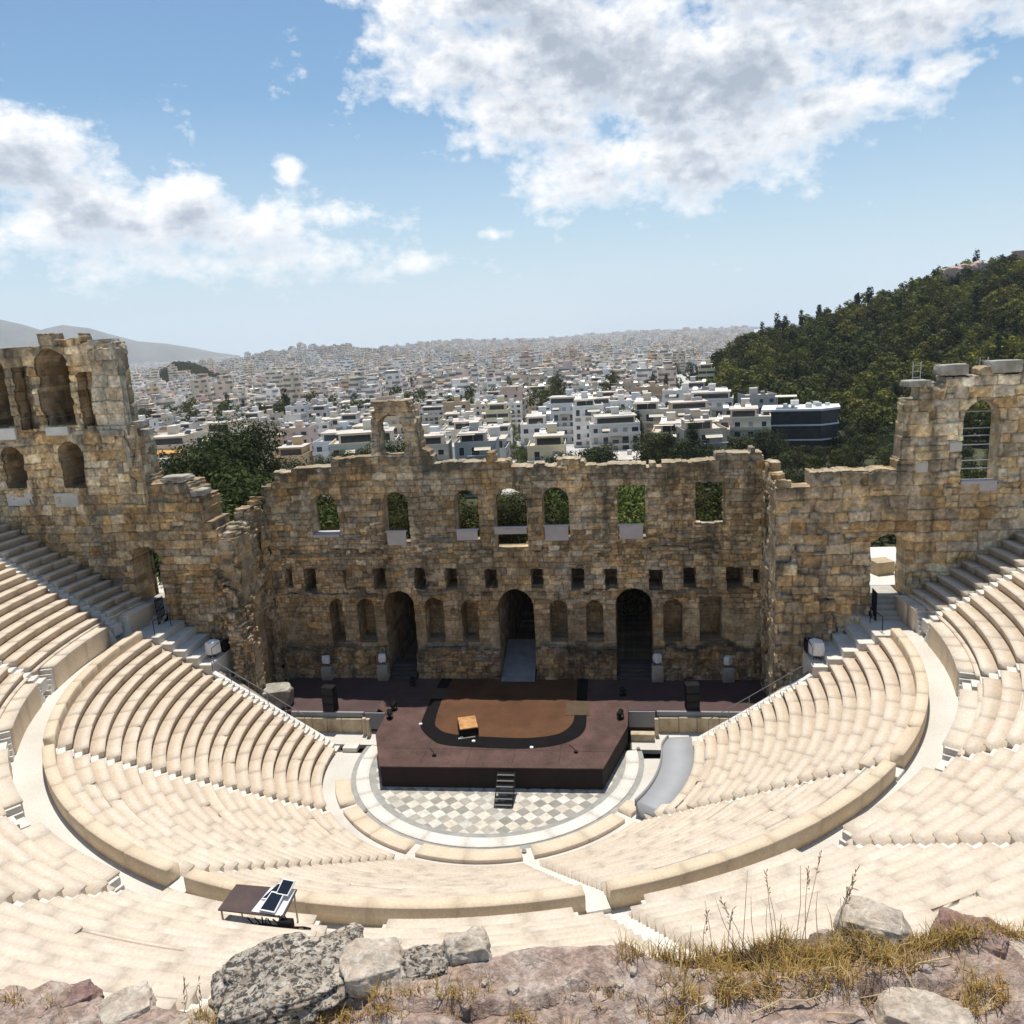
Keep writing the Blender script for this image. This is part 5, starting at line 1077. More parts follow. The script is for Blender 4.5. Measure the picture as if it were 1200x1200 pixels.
# monument and bare rock on the hill top
P = at_d(1196, 300, 515); z = float(land(P[0], P[1])); e = empty('hill_monument', (P[0], P[1], z)); tag(e, 'pinkish stone monument on top of the wooded hill at the right picture edge', 'monument')
M_PINK = mat('pink_marble', (.52, .36, .28), rough=.8, var=.15, scale=.4)
m = MB(); m.box(-4.5, 4.5, -2, 2, -1, 3.5, bev=.2); m.build('base', M_PINK, e); m = MB(); m.box(-3.6, 1.2, -1.6, 1.6, 3.48, 11.5, bev=.25); m.box(1.2, 3.4, -1.4, 1.2, 3.48, 8.0, bev=.3); m.build('shaft', M_PINK, e); m = MB(); m.box(-3.9, 1.5, -1.9, 1.9, 11.4, 12.2, bev=.1); m.build('cornice', M_PINK, e)
for k, (px, d) in enumerate(((1116, 478), (1130, 484), (1146, 490))):
    P = at_d(px, 318, d); tag(rock_block('rock_outcrop', (P[0], P[1], float(land(P[0], P[1]))+6.0), (10, 6, 9.5), .3*k, 90+k, M_PINK, amp=.16, box=.4), ['orange pink bare rock among the trees near the hill top, the left one', 'orange pink bare rock near the hill top, middle of three', 'orange pink bare rock near the hill top, the right one'][k], 'rock')
# ------------------------------------------------------------------ the town
M_PLASTER = mat('painted_plaster', (.92, .92, .92), rough=.9, var=.08, scale=.25, objcol=True, fine=.05, fscale=1.5)
M_SLAB = mat('white_slab_edge', (.72, .70, .67), rough=.8, var=.08, scale=.4)
M_GLASS = mat('window_glass', (.030, .036, .042), rough=.25, var=.3, scale=.4, spec=.5)
M_SHUT = mat('closed_shutters', (.36, .33, .28), rough=.8, var=.2, scale=.3)
M_ROOF = mat('roof_screed', (.56, .50, .43), rough=.95, var=.22, scale=.25, fine=.1, fscale=1.2)
M_AWN = mat('orange_awning', (.66, .36, .11), rough=.85, var=.08); M_AWN2 = mat('cream_awning', (.66, .58, .44), rough=.85, var=.08); M_AWN3 = mat('green_awning', (.10, .22, .16), rough=.85)
M_TANK = mat('water_tank', (.62, .62, .62), rough=.35, metal=.3); M_TILE = mat('terracotta_tiles', (.42, .16, .085), rough=.9, var=.2, scale=.5)
rb = np.random.default_rng(5)
def building_parts(w_, d_, fl, style, seed, fh=3.1):
    """list of (part name, MB, materials): local front is -Y, origin at the base centre"""
    rg = random.Random(seed); H = fl*fh; parts = []; x0, x1, y0, y1 = -w_/2, w_/2, -d_/2, d_/2
    body = MB(); body.box(x0, x1, y0, y1, -4, H, 0)
    pen = rg.random() < .75
    parts.append(('wall', body, [M_PLASTER]))
    rf = MB(); rf.box(x0-.05, x1+.05, y0-.05, y1+.05, H, H+.12, 0); rf.box(x0-.05, x1+.05, y0-.05, y0+.15, H+.12, H+.9, 1); rf.box(x0-.05, x0+.15, y0+.15, y1, H+.12, H+.9, 1); rf.box(x1-.15, x1+.05, y0+.15, y1, H+.12, H+.9, 1); parts.append(('roof', rf, [M_ROOF, M_PLASTER]))
    n = max(2, int(w_/3.4)); bw = w_/n
    for f in range(fl):
        z = f*fh; bal = style in (0, 1, 3) and f > 0 and rg.random() < (.9 if style != 3 else .5)
        if bal:
            b0, b1 = (x0-.1, x1+.1) if style == 0 else ((x0-.1, x0+w_*.62) if style == 1 else (x0+w_*.3, x1+.1))
            s = MB(); s.box(b0, b1, y0-1.35, y0-.003, z-.10, z+.08, 0)
            if rg.random() < .6: s.box(b0, b1, y0-1.38, y0-1.28, z+.08, z+1.0, 1)
            else:
                s.box(b0, b1, y0-1.36, y0-1.31, z+.95, z+1.0, 2)
                for k in range(int((b1-b0)/.5)): s.box(b0+k*.5, b0+k*.5+.04, y0-1.35, y0-1.31, z+.08, z+.95, 2)
            parts.append(('balcony', s, [M_SLAB, M_PLASTER, M_IRON]))
            if rg.random() < .42:
                a = MB(); q0 = b0+rg.random()*(b1-b0)*.4; q1 = min(b1, q0+rg.uniform(2.5, 5)); zt = z+2.6
                a.add([(q0, y0-.02, zt), (q1, y0-.02, zt), (q1, y0-1.55, zt-1.0), (q0, y0-1.55, zt-1.0), (q0, y0-.02, zt-.05), (q1, y0-.02, zt-.05), (q1, y0-1.55, zt-1.05), (q0, y0-1.55, zt-1.05)], [(0, 3, 2, 1), (4, 5, 6, 7), (0, 1, 5, 4), (1, 2, 6, 5), (2, 3, 7, 6), (3, 0, 4, 7)]); parts.append(('awning', a, [rg.choice([M_AWN, M_AWN2, M_AWN2, M_AWN2])]))
        for k in range(n):
            cx = x0+bw*(k+.5); ww = rg.choice([.7, .8, 1.1]) if style != 2 else bw*.47; zb = z+(.1 if bal else .95)
            wn = MB(); wn.box(cx-ww-.06, cx+ww+.06, y0-.03, y0-.004, zb-.06, z+2.45, 0); wn.box(cx-ww, cx+ww, y0-.045, y0-.031, zb, z+2.38, 1 if rg.random() < .72 else 2); parts.append(('window', wn, [M_SLAB, M_GLASS, M_SHUT]))
        for sx, xx in ((1, x1), (-1, x0)):
            for yy in (y0+d_*.28, y0+d_*.68):
                if rg.random() < .5:
                    wn = MB(); xa, xb = sorted((xx+sx*.004, xx+sx*.04)); wn.box(xa, xb, yy-.65, yy+.65, z+1, z+2.3, 0); parts.append(('window', wn, [M_GLASS]))
    if pen:
        p = MB(); px0, px1 = x0+w_*rg.uniform(.08, .25), x1-w_*rg.uniform(.05, .3); p.box(px0, px1, y0+d_*.28, y1-.6, H+.12, H+2.9, 0); p.box(px0-.5, px1+.5, y0+d_*.28-1.2, y1-.3, H+2.9, H+3.1, 1); p.box(px0+.5, px1-.5, y0+d_*.28-.02, y0+d_*.28-.002, H+.3, H+2.4, 2); parts.append(('penthouse', p, [M_PLASTER, M_ROOF, M_GLASS])); zt = H+3.1
    else: zt = H+.12
    s = MB(); sx = x0+w_*rg.uniform(.3, .6); s.box(sx, sx+2.6, y1-3.4, y1-.8, zt+.001, zt+2.4, 0); s.box(sx-.1, sx+2.7, y1-3.5, y1-.7, zt+2.4, zt+2.52, 1); parts.append(('stair_head', s, [M_PLASTER, M_SLAB]))
    for k in range(rg.randint(1, 3)):
        q = MB(); tx = rg.uniform(x0+1, x1-2); ty = rg.uniform(0, y1-1.5); q.tube([(tx, ty, zt+1.0), (tx+1.3, ty, zt+1.0)], .28, 8, 0); q.add([(tx-.2, ty-.1, zt+.95), (tx+1.5, ty-.1, zt+.95), (tx+1.5, ty-1.2, zt+.1), (tx-.2, ty-1.2, zt+.1), (tx-.2, ty-.05, zt+.9), (tx+1.5, ty-.05, zt+.9), (tx+1.5, ty-1.2, zt), (tx-.2, ty-1.2, zt)], [(0, 3, 2, 1), (4, 5, 6, 7), (0, 1, 5, 4), (1, 2, 6, 5), (2, 3, 7, 6), (3, 0, 4, 7)], 1); q.tube([(tx, ty, zt), (tx, ty, zt+1)], .04, 4, 0); q.tube([(tx+1.3, ty, zt), (tx+1.3, ty, zt+1)], .04, 4, 0); parts.append(('water_heater', q, [M_TANK, M_GLASS]))
    if rg.random() < .6:
        a = MB(); ax, ay = rg.uniform(x0+1, x1-1), rg.uniform(0, y1-1); a.tube([(ax, ay, zt), (ax, ay, zt+3.2)], .035, 4); 
        for zz in (2.4, 2.8, 3.1): a.tube([(ax-.6, ay, zt+zz), (ax+.6, ay, zt+zz)], .025, 4)
        parts.append(('antenna', a, [M_IRON]))
    if style == 3 and rg.random() < .7:
        t_ = MB(); t_.tube([(x0+1, y0+1.0, H+.9), (x0+1, y0+1.0, H+2.7)], .05, 4); t_.tube([(x0+w_*.45, y0+1.0, H+.9), (x0+w_*.45, y0+1.0, H+2.7)], .05, 4); t_.box(x0+.6, x0+w_*.5, y0+.6, y0+3.2, H+2.7, H+2.8); parts.append(('pergola', t_, [M_AWN2]))
    return parts
SPECS = [(13, 12, 5, 0), (11, 13, 4, 1), (15, 12, 6, 0), (12, 11, 5, 3), (14, 13, 4, 2), (10, 11, 3, 1), (17, 12, 5, 0), (12, 12, 6, 1), (13, 14, 3, 3), (9, 10, 5, 2), (16, 13, 4, 0), (11, 12, 6, 3)]
PROTO = []
for i, (a, d_, f_, s_) in enumerate(SPECS):
    ps = building_parts(a, d_, f_, s_, 300+i); ms = [(nm, m_.mesh(nm, mm)) for nm, m_, mm in ps]
    J = MB(); jm = []
    for nm, m_, mm in ps:
        base = len(J.v); lut = []
        for x in mm:
            if x not in jm: jm.append(x)
            lut.append(jm.index(x))
        J.v += m_.v; J.c += m_.c; J.f += [tuple(k+base for k in f) for f in m_.f]; J.m += [lut[k] for k in m_.m]
    PROTO.append((a, d_, f_, s_, ms, J.mesh('apartment_building', jm)))
COLS = {'white': (.82, .78, .71), 'cream': (.74, .64, .49), 'sand': (.62, .50, .36), 'pale grey': (.58, .56, .52), 'pinkish': (.68, .52, .43), 'pale yellow': (.74, .63, .40), 'grey': (.42, .40, .37), 'bluish white': (.70, .72, .73), 'ochre': (.60, .42, .24)}
CN = list(COLS); CP = np.array([.27, .22, .14, .10, .08, .06, .05, .05, .03])
GA = R(5)      # the street grid runs a little left of the view axis
def gridpts(sx, sy, dmin, dmax, amin, amax, every):
    out = []; L = dmax; ca, sa = math.cos(GA), math.sin(GA); n = int(L/sx)+2
    for i in range(-n, n):
        for j in range(0, int(L/sy)+2):
            u = i*sx+(i//every[0])*every[2]+.37*sx+sx*1.3*float(vnoise(np.float64((j//every[1])*1.37), np.float64(0.3), 0, 3)); v = j*sy+(j//every[1])*every[2]
            if abs(u) > L or v > L: continue
            x, y = u*ca-v*sa, u*sa+v*ca; d = math.hypot(x, y)
            if d < dmin or d > dmax: continue
            a = math.degrees(math.atan2(x, y))
            if amin < a < amax: out.append((d, a, CAM[0]+x, CAM[1]+y))
    return out
def free(d, a):
    if d < 150: return False
    if a > 3 and d > 262-(a-3)*2: return False
    if a > 9.2: return False
    if a < -24 and d < 165: return False
    if -7.3 < a < -5.6 and d < 420: return False     # the straight street
    if abs(a+30.2) < 3.4 and abs(d-1290) < 210: return False
    return True
# named blocks at the edge of the town (pixel column, distance, proto, colour, label, turn)
TAKEN = []
def place(px, d, k, col, label, rz=0., parts=True, sc=1.0, dz=0.0, group=None):
    p = at_d(px, 500, d); return place_xy(p[0], p[1], k, col, label, rz, parts, sc, dz, group)
def place_xy(x, y, k, col, label, rz, parts, sc, dz=0.0, group=None):
    a, d_, f_, s_, ms, jm = PROTO[k]; z = float(land(x, y))+dz; az_ = math.atan2(x-CAM[0], y-CAM[1])
    if parts:
        e = empty('apartment_building', (x, y, z), rz); e.scale = (sc, sc, sc); tag(e, label, 'building', group)
        for nm, me in ms: o = link(nm, me, e); o.color = (*col, 1)
    else:
        e = link('apartment_building', jm, None, (x, y, z)); e.rotation_euler = (0, 0, rz); e.scale = (sc, sc, sc); e.color = (*col, 1); tag(e, label, 'building', group)
    TAKEN.append((x, y, 9.5*sc)); return e
NAMED = [(200, 205, 0, 'cream', 'cream apartment block with orange awnings right of the left tower', .12), (165, 240, 3, 'sand', 'sand coloured block half hidden by the left tower edge', .1), (262, 190, 7, 'cream', 'tall cream block directly above the tallest dark pine', -.05), (292, 214, 11, 'sand', 'tall sand coloured block right of the tall cream block', .05), (338, 196, 5, 'ochre', 'low ochre house with a roof terrace above the left end of the stage front', .1), (392, 200, 1, 'bluish white', 'bluish white house behind the dark feathery tree', .1), (428, 225, 4, 'cream', 'cream block just left of the free standing arch', 0),
         (510, 185, 8, 'bluish white', 'bluish white house right of the free standing arch', .06), (548, 210, 10, 'cream', 'cream block with green roof plants right of the free standing arch', .06), (572, 168, 5, 'pale grey', 'low pale grey house beside the straight street on its left', .05), (630, 215, 1, 'white', 'white house on the right of the straight street', .06), (640, 168, 5, 'pale yellow', 'low pale yellow house near the right kerb of the straight street', .05),
         (665, 262, 6, 'bluish white', 'pale blue long block with few windows left of the large round tree', -.1), (700, 300, 4, 'pale grey', 'pale grey block behind the large round tree', 0), (762, 212, 3, 'cream', 'cream house with pergola right of the large round tree', -.05), (800, 262, 2, 'white', 'tallest white block under the wooded hill', -.12), (832, 250, 6, 'white', 'white block with blank side wall left of the balcony houses', -.12), (790, 196, 8, 'cream', 'low cream house with flat terrace behind the right part of the facade', -.1), (830, 200, 8, 'sand', 'low sand coloured terrace house left of the cream balcony house', -.12), (872, 208, 10, 'cream', 'cream balcony house next to the dark glass building', -.14), (585, 250, 9, 'pale yellow', 'narrow pale yellow block on the left side of the straight street', .05), (735, 345, 2, 'sand', 'sand coloured block above the large round tree', 0), (815, 330, 0, 'pale grey', 'pale grey block higher up at the foot of the wood', -.1), (828, 372, 9, 'pale yellow', 'narrow pale yellow block against the wood edge', -.1)]
for px, d, k, cn, lab, rz in NAMED:
    eb = place(px, d, k, COLS[cn], lab, rz, True, .80 if k in (2, 6) else .78)
    if px in (200, 165, 830):
        W2, F2 = PROTO[k][0]/2, PROTO[k][2]
        for j in range(2):
            for x0 in (-W2+.3, -W2+W2*.95):
                x1 = x0+W2*.85; zt = (F2-j)*3.1-.35; y0 = -PROTO[k][1]/2-.05; a = MB(); a.add([(x0, y0, zt), (x1, y0, zt), (x1, y0-2.2, zt-1.1), (x0, y0-2.2, zt-1.1), (x0, y0, zt-.06), (x1, y0, zt-.06), (x1, y0-2.2, zt-1.16), (x0, y0-2.2, zt-1.16)], [(0, 3, 2, 1), (4, 5, 6, 7), (0, 1, 5, 4), (1, 2, 6, 5), (2, 3, 7, 6), (3, 0, 4, 7)]); a.build('awning', M_AWN if px != 830 else M_AWN2, eb)
# dark glass building with white floor bands
P = at_d(935, 500, 216); gz0 = float(land(P[0], P[1])); e = empty('glass_building', (P[0], P[1], gz0), -.20); tag(e, 'modern dark glass building with white floor bands and a crowded roof terrace', 'building')
pts = [(-8.5, -5), (5.5, -5), (9.5, -1.5), (9.5, 6), (-8.5, 6)]; pin = [(x*.985, y*.985+.02) for x, y in pts]
for f in range(3):
    z = f*3.7; m = MB(); m.prism(pin, z+.35, z+3.7-.001); m.build('glass_band', M_GLASS, e); m = MB(); m.prism([(x*1.02, y*1.03) for x, y in pts], z, z+.35); m.build('floor_band', M_SLAB, e)
m = MB(); m.prism([(x*1.04, y*1.05) for x, y in pts], 11.1, 11.6); m.build('roof', M_SLAB, e); m = MB(); m.box(-8.9, -8.3, -5.1, 6, 0.36, 11.09); m.build('side_wall', M_PLASTER, e)
for k in range(9): m = MB(); x, y = rb.uniform(-7, 7), rb.uniform(-2, 5); s = rb.uniform(.4, 1.1); m.box(x-s, x+s, y-s*.7, y+s*.7, 11.6, 11.6+s*1.3, bev=.05); m.build('roof_unit', [M_TANK, M_SLAB, M_IRON][k % 3], e)
m = MB(); m.tube([(-5, -3, 11.6), (-5, -3, 14.5)], .06); m.tube([(-1, -3, 11.6), (-1, -3, 14.5)], .06); m.box(-5.6, -.4, -4, 1, 14.5, 14.65); m.build('canopy', M_AWN2, e); TAKEN.append((P[0], P[1], 11))
# long low house with a pale roof and greenish glazing behind the middle of the facade
P = at_d(698, 500, 158); gz0 = float(land(P[0], P[1])); e = empty('low_house', (P[0], P[1], gz0), -.03); tag(e, 'long low house with flat pale roof and greenish glazed front behind the facade', 'building')
m = MB(); m.box(-8.5, 8.5, -4, 5, -1, 5.0); o = m.build('wall', M_PLASTER, e); o.color = (.72, .68, .58, 1); m = MB(); m.box(-9, 9, -4.8, 5.5, 5.0, 5.4, bev=.05); m.build('roof', M_ROOF, e); m = MB(); m.box(-8, 1.5, -4.05, -4.01, 1.5, 4.6); m.build('glazing', mat('green_glass', (.10, .20, .16), rough=.2), e); m = MB(); m.box(2.5, 8.0, -4.05, -4.01, 2.2, 4.2); m.build('window', M_GLASS, e)
for k in range(4): m = MB(); m.box(-6+k*4, -5.1+k*4, 1, 2, 5.4, 6.3, bev=.04); m.build('roof_unit', M_TANK, e)
TAKEN.append((P[0], P[1], 12))
# near town: individually built and copied
pts_ = sorted(gridpts(11.5, 13.5, 150, 900, -47, 12, (3, 4, 8)))
def clash(x, y): return any((x-a)**2+(y-b_)**2 < (r+6.5)**2 for a, b_, r in TAKEN)
tallies = 0; far_pts = []; nfix = len(TAKEN)
FIX = list(TAKEN)
def clashf(x, y): return any((x-a)**2+(y-b_)**2 < (r+6.0)**2 for a, b_, r in FIX)
FE = {0: 'full width balconies', 1: 'balconies on its left half', 2: 'wide windows', 3: 'scattered balconies'}
for d, a, x, y in pts_:
    if not free(d, a) or clashf(x, y): continue
    if rb.random() < .07: continue
    if tallies < 296-len(NAMED):
        ci = int(rb.choice(len(CN), p=CP/CP.sum())); k = int(rb.integers(len(PROTO))); f_, s_ = PROTO[k][2], PROTO[k][3]
        jit = rb.uniform(.9, 1.1); col = tuple(c*jit for c in COLS[CN[ci]])
        nw = ['three', 'four', 'five', 'six'][f_-3]; ar = 'far left part' if a < -24 else 'left part' if a < -14 else 'middle' if a < -4 else 'right part'
        lab = '%s %s-storey block, %s, in the %s of town' % (CN[ci], nw, FE[s_], ar)
        place_xy(x+rb.uniform(-1.5, 1.5), y+rb.uniform(-1.5, 1.5), k, col, lab, GA+rb.normal(0, .05)+(PI/2 if rb.random() < .15 else 0), tallies < 45, rb.uniform(.58, .8), 0, 'apartment blocks: '+lab); tallies += 1
    else: far_pts.append((d, a, x, y))
# the rest of the town as one mass
M_TOWN = bpy.data.materials.new('distant_town'); t = nt(M_TOWN); b = NB(t); out = b.n('ShaderNodeOutputMaterial'); p = b.n('ShaderNodeBsdfPrincipled'); b.l(p.outputs[0], out.inputs[0]); p.inputs['Roughness'].default_value = .9
colr = b.n('ShaderNodeAttribute', attribute_name='Col').outputs['Color']; pos = b.n('ShaderNodeNewGeometry'); sp = b.n('ShaderNodeSeparateXYZ'); b.l(pos.outputs['Position'], sp.inputs[0]); spn = b.n('ShaderNodeSeparateXYZ'); b.l(pos.outputs['True Normal'], spn.inputs[0])
fz = b.math('FRACT', b.math('MULTIPLY', sp.outputs[2], 1/3.1)); band = b.math('MULTIPLY', b.math('GREATER_THAN', fz, .34), b.math('LESS_THAN', fz, .80))
hu = b.math('ADD', sp.outputs[0], sp.outputs[1]); cv = b.n('ShaderNodeCombineXYZ'); b.l(b.math('FLOOR', b.math('MULTIPLY', hu, 1/2.6)), cv.inputs[0]); b.l(b.math('FLOOR', b.math('MULTIPLY', sp.outputs[2], 1/3.1)), cv.inputs[1]); wn = b.n('ShaderNodeTexWhiteNoise', noise_dimensions='2D'); b.l(cv.outputs[0], wn.inputs['Vector'])
gap = b.math('GREATER_THAN', wn.outputs['Value'], .38); vert = b.math('LESS_THAN', b.math('ABSOLUTE', spn.outputs[2]), .5)
win = b.math('MULTIPLY', b.math('MULTIPLY', band, gap), vert)
b.l(b.mix(b.math('MULTIPLY', win, .72), colr, (.05, .052, .055)), p.inputs['Base Color'])
BV, BF, BC = [], [], []
def addbox(x, y, z0, z1, sx, sy, rz, col, roof, base):
    cs, sn = math.cos(rz), math.sin(rz); q = [(-sx, -sy), (sx, -sy), (sx, sy), (-sx, sy)]; q = [(x+a*cs-b_*sn, y+a*sn+b_*cs) for a, b_ in q]
    BV.extend([(*c, z0) for c in q]+[(*c, z1) for c in q]+[(*c, z1+.0) for c in q]); BC.extend([col]*8+[roof]*4); n_ = base
    BF.extend([(n_, n_+1, n_+5, n_+4), (n_+1, n_+2, n_+6, n_+5), (n_+2, n_+3, n_+7, n_+6), (n_+3, n_, n_+4, n_+7), (n_+8, n_+9, n_+10, n_+11)]); return base+12
PALT = np.array([(.74, .72, .68), (.70, .64, .54), (.62, .53, .43), (.56, .55, .53), (.66, .56, .49), (.76, .74, .71), (.42, .40, .38), (.62, .66, .70), (.56, .43, .30)]); PALR = np.array([(.60, .54, .46), (.52, .46, .40), (.66, .62, .55), (.42, .38, .34), (.50, .28, .19), (.58, .44, .33), (.30, .29, .28)])
base = 0
extra = [q for q in gridpts(16, 18, 900, 2300, -47, 8.5, (4, 4, 9))]+[q for q in gridpts(27, 31, 2300, 4600, -46, 8.5, (5, 5, 12))]+[q for q in gridpts(46, 50, 4600, 6600, -45, 8.5, (6, 6, 18))]
for d, a, x, y in far_pts+extra:
    if d > 900 and a > np.interp(d, [900, 1400, 2600], [4.2, 5.2, 8.5]): continue
    if abs(a+30.2) < 3.4 and abs(d-1290) < 190 or not (d > 900 or free(d, a)): continue
    if rb.random() < .06: continue
    k = 1.0 if d < 2300 else (1.75 if d < 4600 else 2.8); x += rb.uniform(-2, 2)*k; y += rb.uniform(-2, 2)*k; z = float(land(x, y)); h = rb.choice([9.5, 12.5, 15.6, 15.6, 18.7, 21.8]) if rb.random() < .95 else rb.uniform(24, 34)
    col = PALT[rb.choice(9, p=[.2, .2, .13, .1, .1, .12, .04, .06, .05])]*np.array((1.26, 1.22, 1.16))*rb.uniform(.85, 1.08); roof = np.array((1.25, 1.2, 1.12))*PALR[rb.choice(7, p=[.26, .2, .18, .12, .08, .1, .06])]*rb.uniform(.8, 1.1); rz = GA+rb.normal(0, .10)+(.35*float(vnoise(x*.0012, y*.0012, 0, 4)) if d > 700 else 0)
    sx, sy = rb.uniform(4.2, 6.6)*k, rb.uniform(4.6, 7)*k
    if d < 900: sx *= .8; sy *= .8; h *= .85
    if d > 2300: sx *= rb.uniform(.55, 1.0); sy *= rb.uniform(.55, 1.0)
    base = addbox(x, y, z-6, z+h, sx, sy, rz, col, roof, base)
    if d < 3200 and rb.random() < .8: base = addbox(x+rb.uniform(-1, 1), y+rb.uniform(0, 2), z+h, z+h+3, sx*rb.uniform(.4, .75), sy*rb.uniform(.4, .7), rz, col*rb.uniform(.85, 1.05), roof, base)
    if d < 1600:
        for _ in range(int(rb.integers(1, 4))): s = rb.uniform(.4, 1.1); base = addbox(x+rb.uniform(-4, 4), y+rb.uniform(-4, 4), z+h, z+h+s*2.2, s, s, rz, np.array((.6, .6, .6))*rb.uniform(.5, 1.2), np.array((.6, .6, .6)), base)
        if rb.random() < .7: base = addbox(x-math.sin(rz)*0+math.sin(rz)*(sy+.6), y-math.cos(rz)*(sy+.6), z+3, z+h-.6, sx*rb.uniform(.5, .95), .55, rz, col*1.05, roof, base)
tag(link('town', np_mesh('town', np.array(BV), np.array(BF), [M_TOWN], col=np.array(BC))), 'dense pale sprawl of distant apartment blocks reaching to the horizon', 'town', kind='stuff')
# dark green specks of trees through the town
tw = []
for _ in range(900):
    a = rt.uniform(-44, 6); d = float(np.exp(rt.uniform(math.log(330), math.log(3800)))); x, y = CAM[0]+d*math.sin(R(a)), CAM[1]+d*math.cos(R(a)); tw.append((x, y, float(land(x, y))+rt.uniform(1, 6), rt.uniform(.8, 1.5), int(rt.integers(4)), rt.random() < .1, tint(lo=.6, hi=1.0), d))
for _ in range(260):
    a, d = rt.normal(-20, 4.5), rt.normal(2150, 160); x, y = CAM[0]+d*math.sin(R(a)), CAM[1]+d*math.cos(R(a)); tw.append((x, y, float(land(x, y))+8, rt.uniform(1, 1.7), int(rt.integers(4)), False, tint(lo=.6, hi=.9), d))
for q in range(len(tw)):
    v = tw[q]
    if v[5]: tw[q] = (*v[:4], v[4] % 2, *v[5:])
o = merged_wood('town_trees', tw); o['label'] = 'scattered dark green trees between the roofs of the distant town'; o['category'] = 'trees'
# ------------------------------------------------------------------ rocky brow in the foreground
def rock_mat(name, cols, lichen=0.0, scale=6.0, dark=(.05, .045, .04), white=0.0, bump=.012):
    m = bpy.data.materials.new(name); t = nt(m); b = NB(t); out = b.n('ShaderNodeOutputMaterial'); p = b.n('ShaderNodeBsdfPrincipled'); b.l(p.outputs[0], out.inputs[0]); p.inputs['Roughness'].default_value = .93; p.inputs['Specular IOR Level'].default_value = .2
    tc = b.n('ShaderNodeTexCoord').outputs['Object']; n1 = b.noise(tc, scale, 8, .62); n2 = b.noise(tc, scale*3.1, 8, .66, dist=.4); n3 = b.noise(tc, scale*.45, 4, .55)
    c = b.ramp(n1, [(.30, cols[0]), (.44, cols[1]), (.56, cols[2]), (.70, cols[3])]); c = b.mix(1.0, c, b.rng(n2, .25, .75, .55, 1.4), 'MULTIPLY')
    c = b.mix(b.rng(n3, .55, .70, 0, .45), c, (.33, .19, .08), 'MIX')
    if lichen > 0:
        c = b.mix(b.math('MULTIPLY', b.rng(b.noise(tc, scale*4.2, 6, .7, dist=.8), .47, .54, 0, 1), lichen), c, dark)
    if white > 0: c = b.mix(b.math('MULTIPLY', b.rng(b.noise(tc, scale*5.3, 5, .65, dist=.5), .54, .60, 0, 1), white), c, (.56, .54, .48))
    b.val(p.inputs['Base Color'], c); bp = b.n('ShaderNodeBump'); bp.inputs['Distance'].default_value = bump; b.l(b.math('ADD', n2, b.math('MULTIPLY', b.noise(tc, scale*9, 6, .65), .5)), bp.inputs['Height']); b.l(bp.outputs[0], p.inputs['Normal'])
    return m
PINK = [(.27, .18, .14), (.44, .315, .25), (.50, .385, .315), (.60, .50, .42)]
M_ROCKP = rock_mat('pink_grey_rock', PINK, .42, 5.0, (.11, .07, .05), .22, .03)
M_LICH = rock_mat('lichen_rock', [(.21, .17, .13), (.32, .265, .205), (.41, .345, .27), (.53, .46, .375)], .95, 6.5, (.045, .038, .032), .5)
M_PALE = rock_mat('pale_rock', [(.36, .275, .205), (.48, .39, .295), (.55, .465, .37), (.63, .56, .46)], .35, 5.0, (.13, .12, .10), .3)
M_RED = rock_mat('red_brown_rock', [(.13, .075, .06), (.24, .14, .115), (.30, .20, .17), (.40, .30, .26)], .4, 5.0, (.06, .045, .04), .15)
EDGE = [(-420, 1150), (-60, 1163), (0, 1161), (30, 1160), (60, 1154), (100, 1161), (130, 1171), (160, 1173), (200, 1181), (230, 1184), (265, 1172), (330, 1150), (400, 1138), (470, 1130), (540, 1127), (580, 1125), (620, 1115), (680, 1112), (730, 1104), (758, 1120), (790, 1119), (830, 1111), (870, 1108), (945, 1102), (962, 1096), (1000, 1104), (1060, 1106), (1105, 1096), (1165, 1093), (1200, 1092), (1260, 1090), (1600, 1085)]
ZG = 23.55
ex, ed_, ea = [], [], []
for x, y in EDGE:
    d = ray(x, y); h = math.hypot(d[0], d[1]); dist = (CAM[2]-ZG)/(-d[2]/h); ea.append(math.degrees(math.atan2(d[0], d[1]))); ed_.append(dist)
o_ = np.argsort(ea); ea, ed_ = np.array(ea)[o_], np.array(ed_)[o_]
na, nd = 760, 210
aa = np.linspace(-66, 50, na); Ee = np.interp(aa, ea, ed_)
tt = np.linspace(0, 1, nd); A, T_ = np.meshgrid(aa, tt); E2 = np.broadcast_to(Ee, A.shape)
Dd = np.where(T_ < .82, 1.5+(E2-1.5)*T_/.82, E2+(T_-.82)/.18*1.1)
X_, Y_ = CAM[0]+Dd*np.sin(np.radians(A)), CAM[1]+Dd*np.cos(np.radians(A))
strata = fbm(X_*1.3+Y_*.8, Y_*3.6-X_*.9, 0, 5, 61); rr = 1-np.abs(fbm(X_*2.2, Y_*2.2, 0, 5, 63))
q = fbm(X_*5, Y_*5, 0, 5, 65)
cellx = np.floor(X_*2.3+.9*fbm(X_*2, Y_*2, 0, 2, 66)); celly = np.floor(Y_*3.4+.9*fbm(X_*2, Y_*2, 4, 2, 67)); steps = _hash(cellx, celly, cellx*0, 3)-.5
Z_ = ZG+.12*strata+.07*(rr-.75)+.035*q+.08*steps+.016*fbm(X_*19, Y_*19, 0, 4, 68)
inner = np.clip((E2-Dd)/.35, 0, 1); Z_ = Z_*(.35+.65*inner)+ZG*(1-(.35+.65*inner))+.02*q+.02*steps
over = np.clip(Dd-E2, 0, 9); Z_ = Z_-over*2.2-.3*np.clip(over-.05, 0, 9)
ix = np.arange(na*nd).reshape(nd, na); F = np.stack([ix[:-1, :-1].ravel(), ix[:-1, 1:].ravel(), ix[1:, 1:].ravel(), ix[1:, :-1].ravel()], 1)
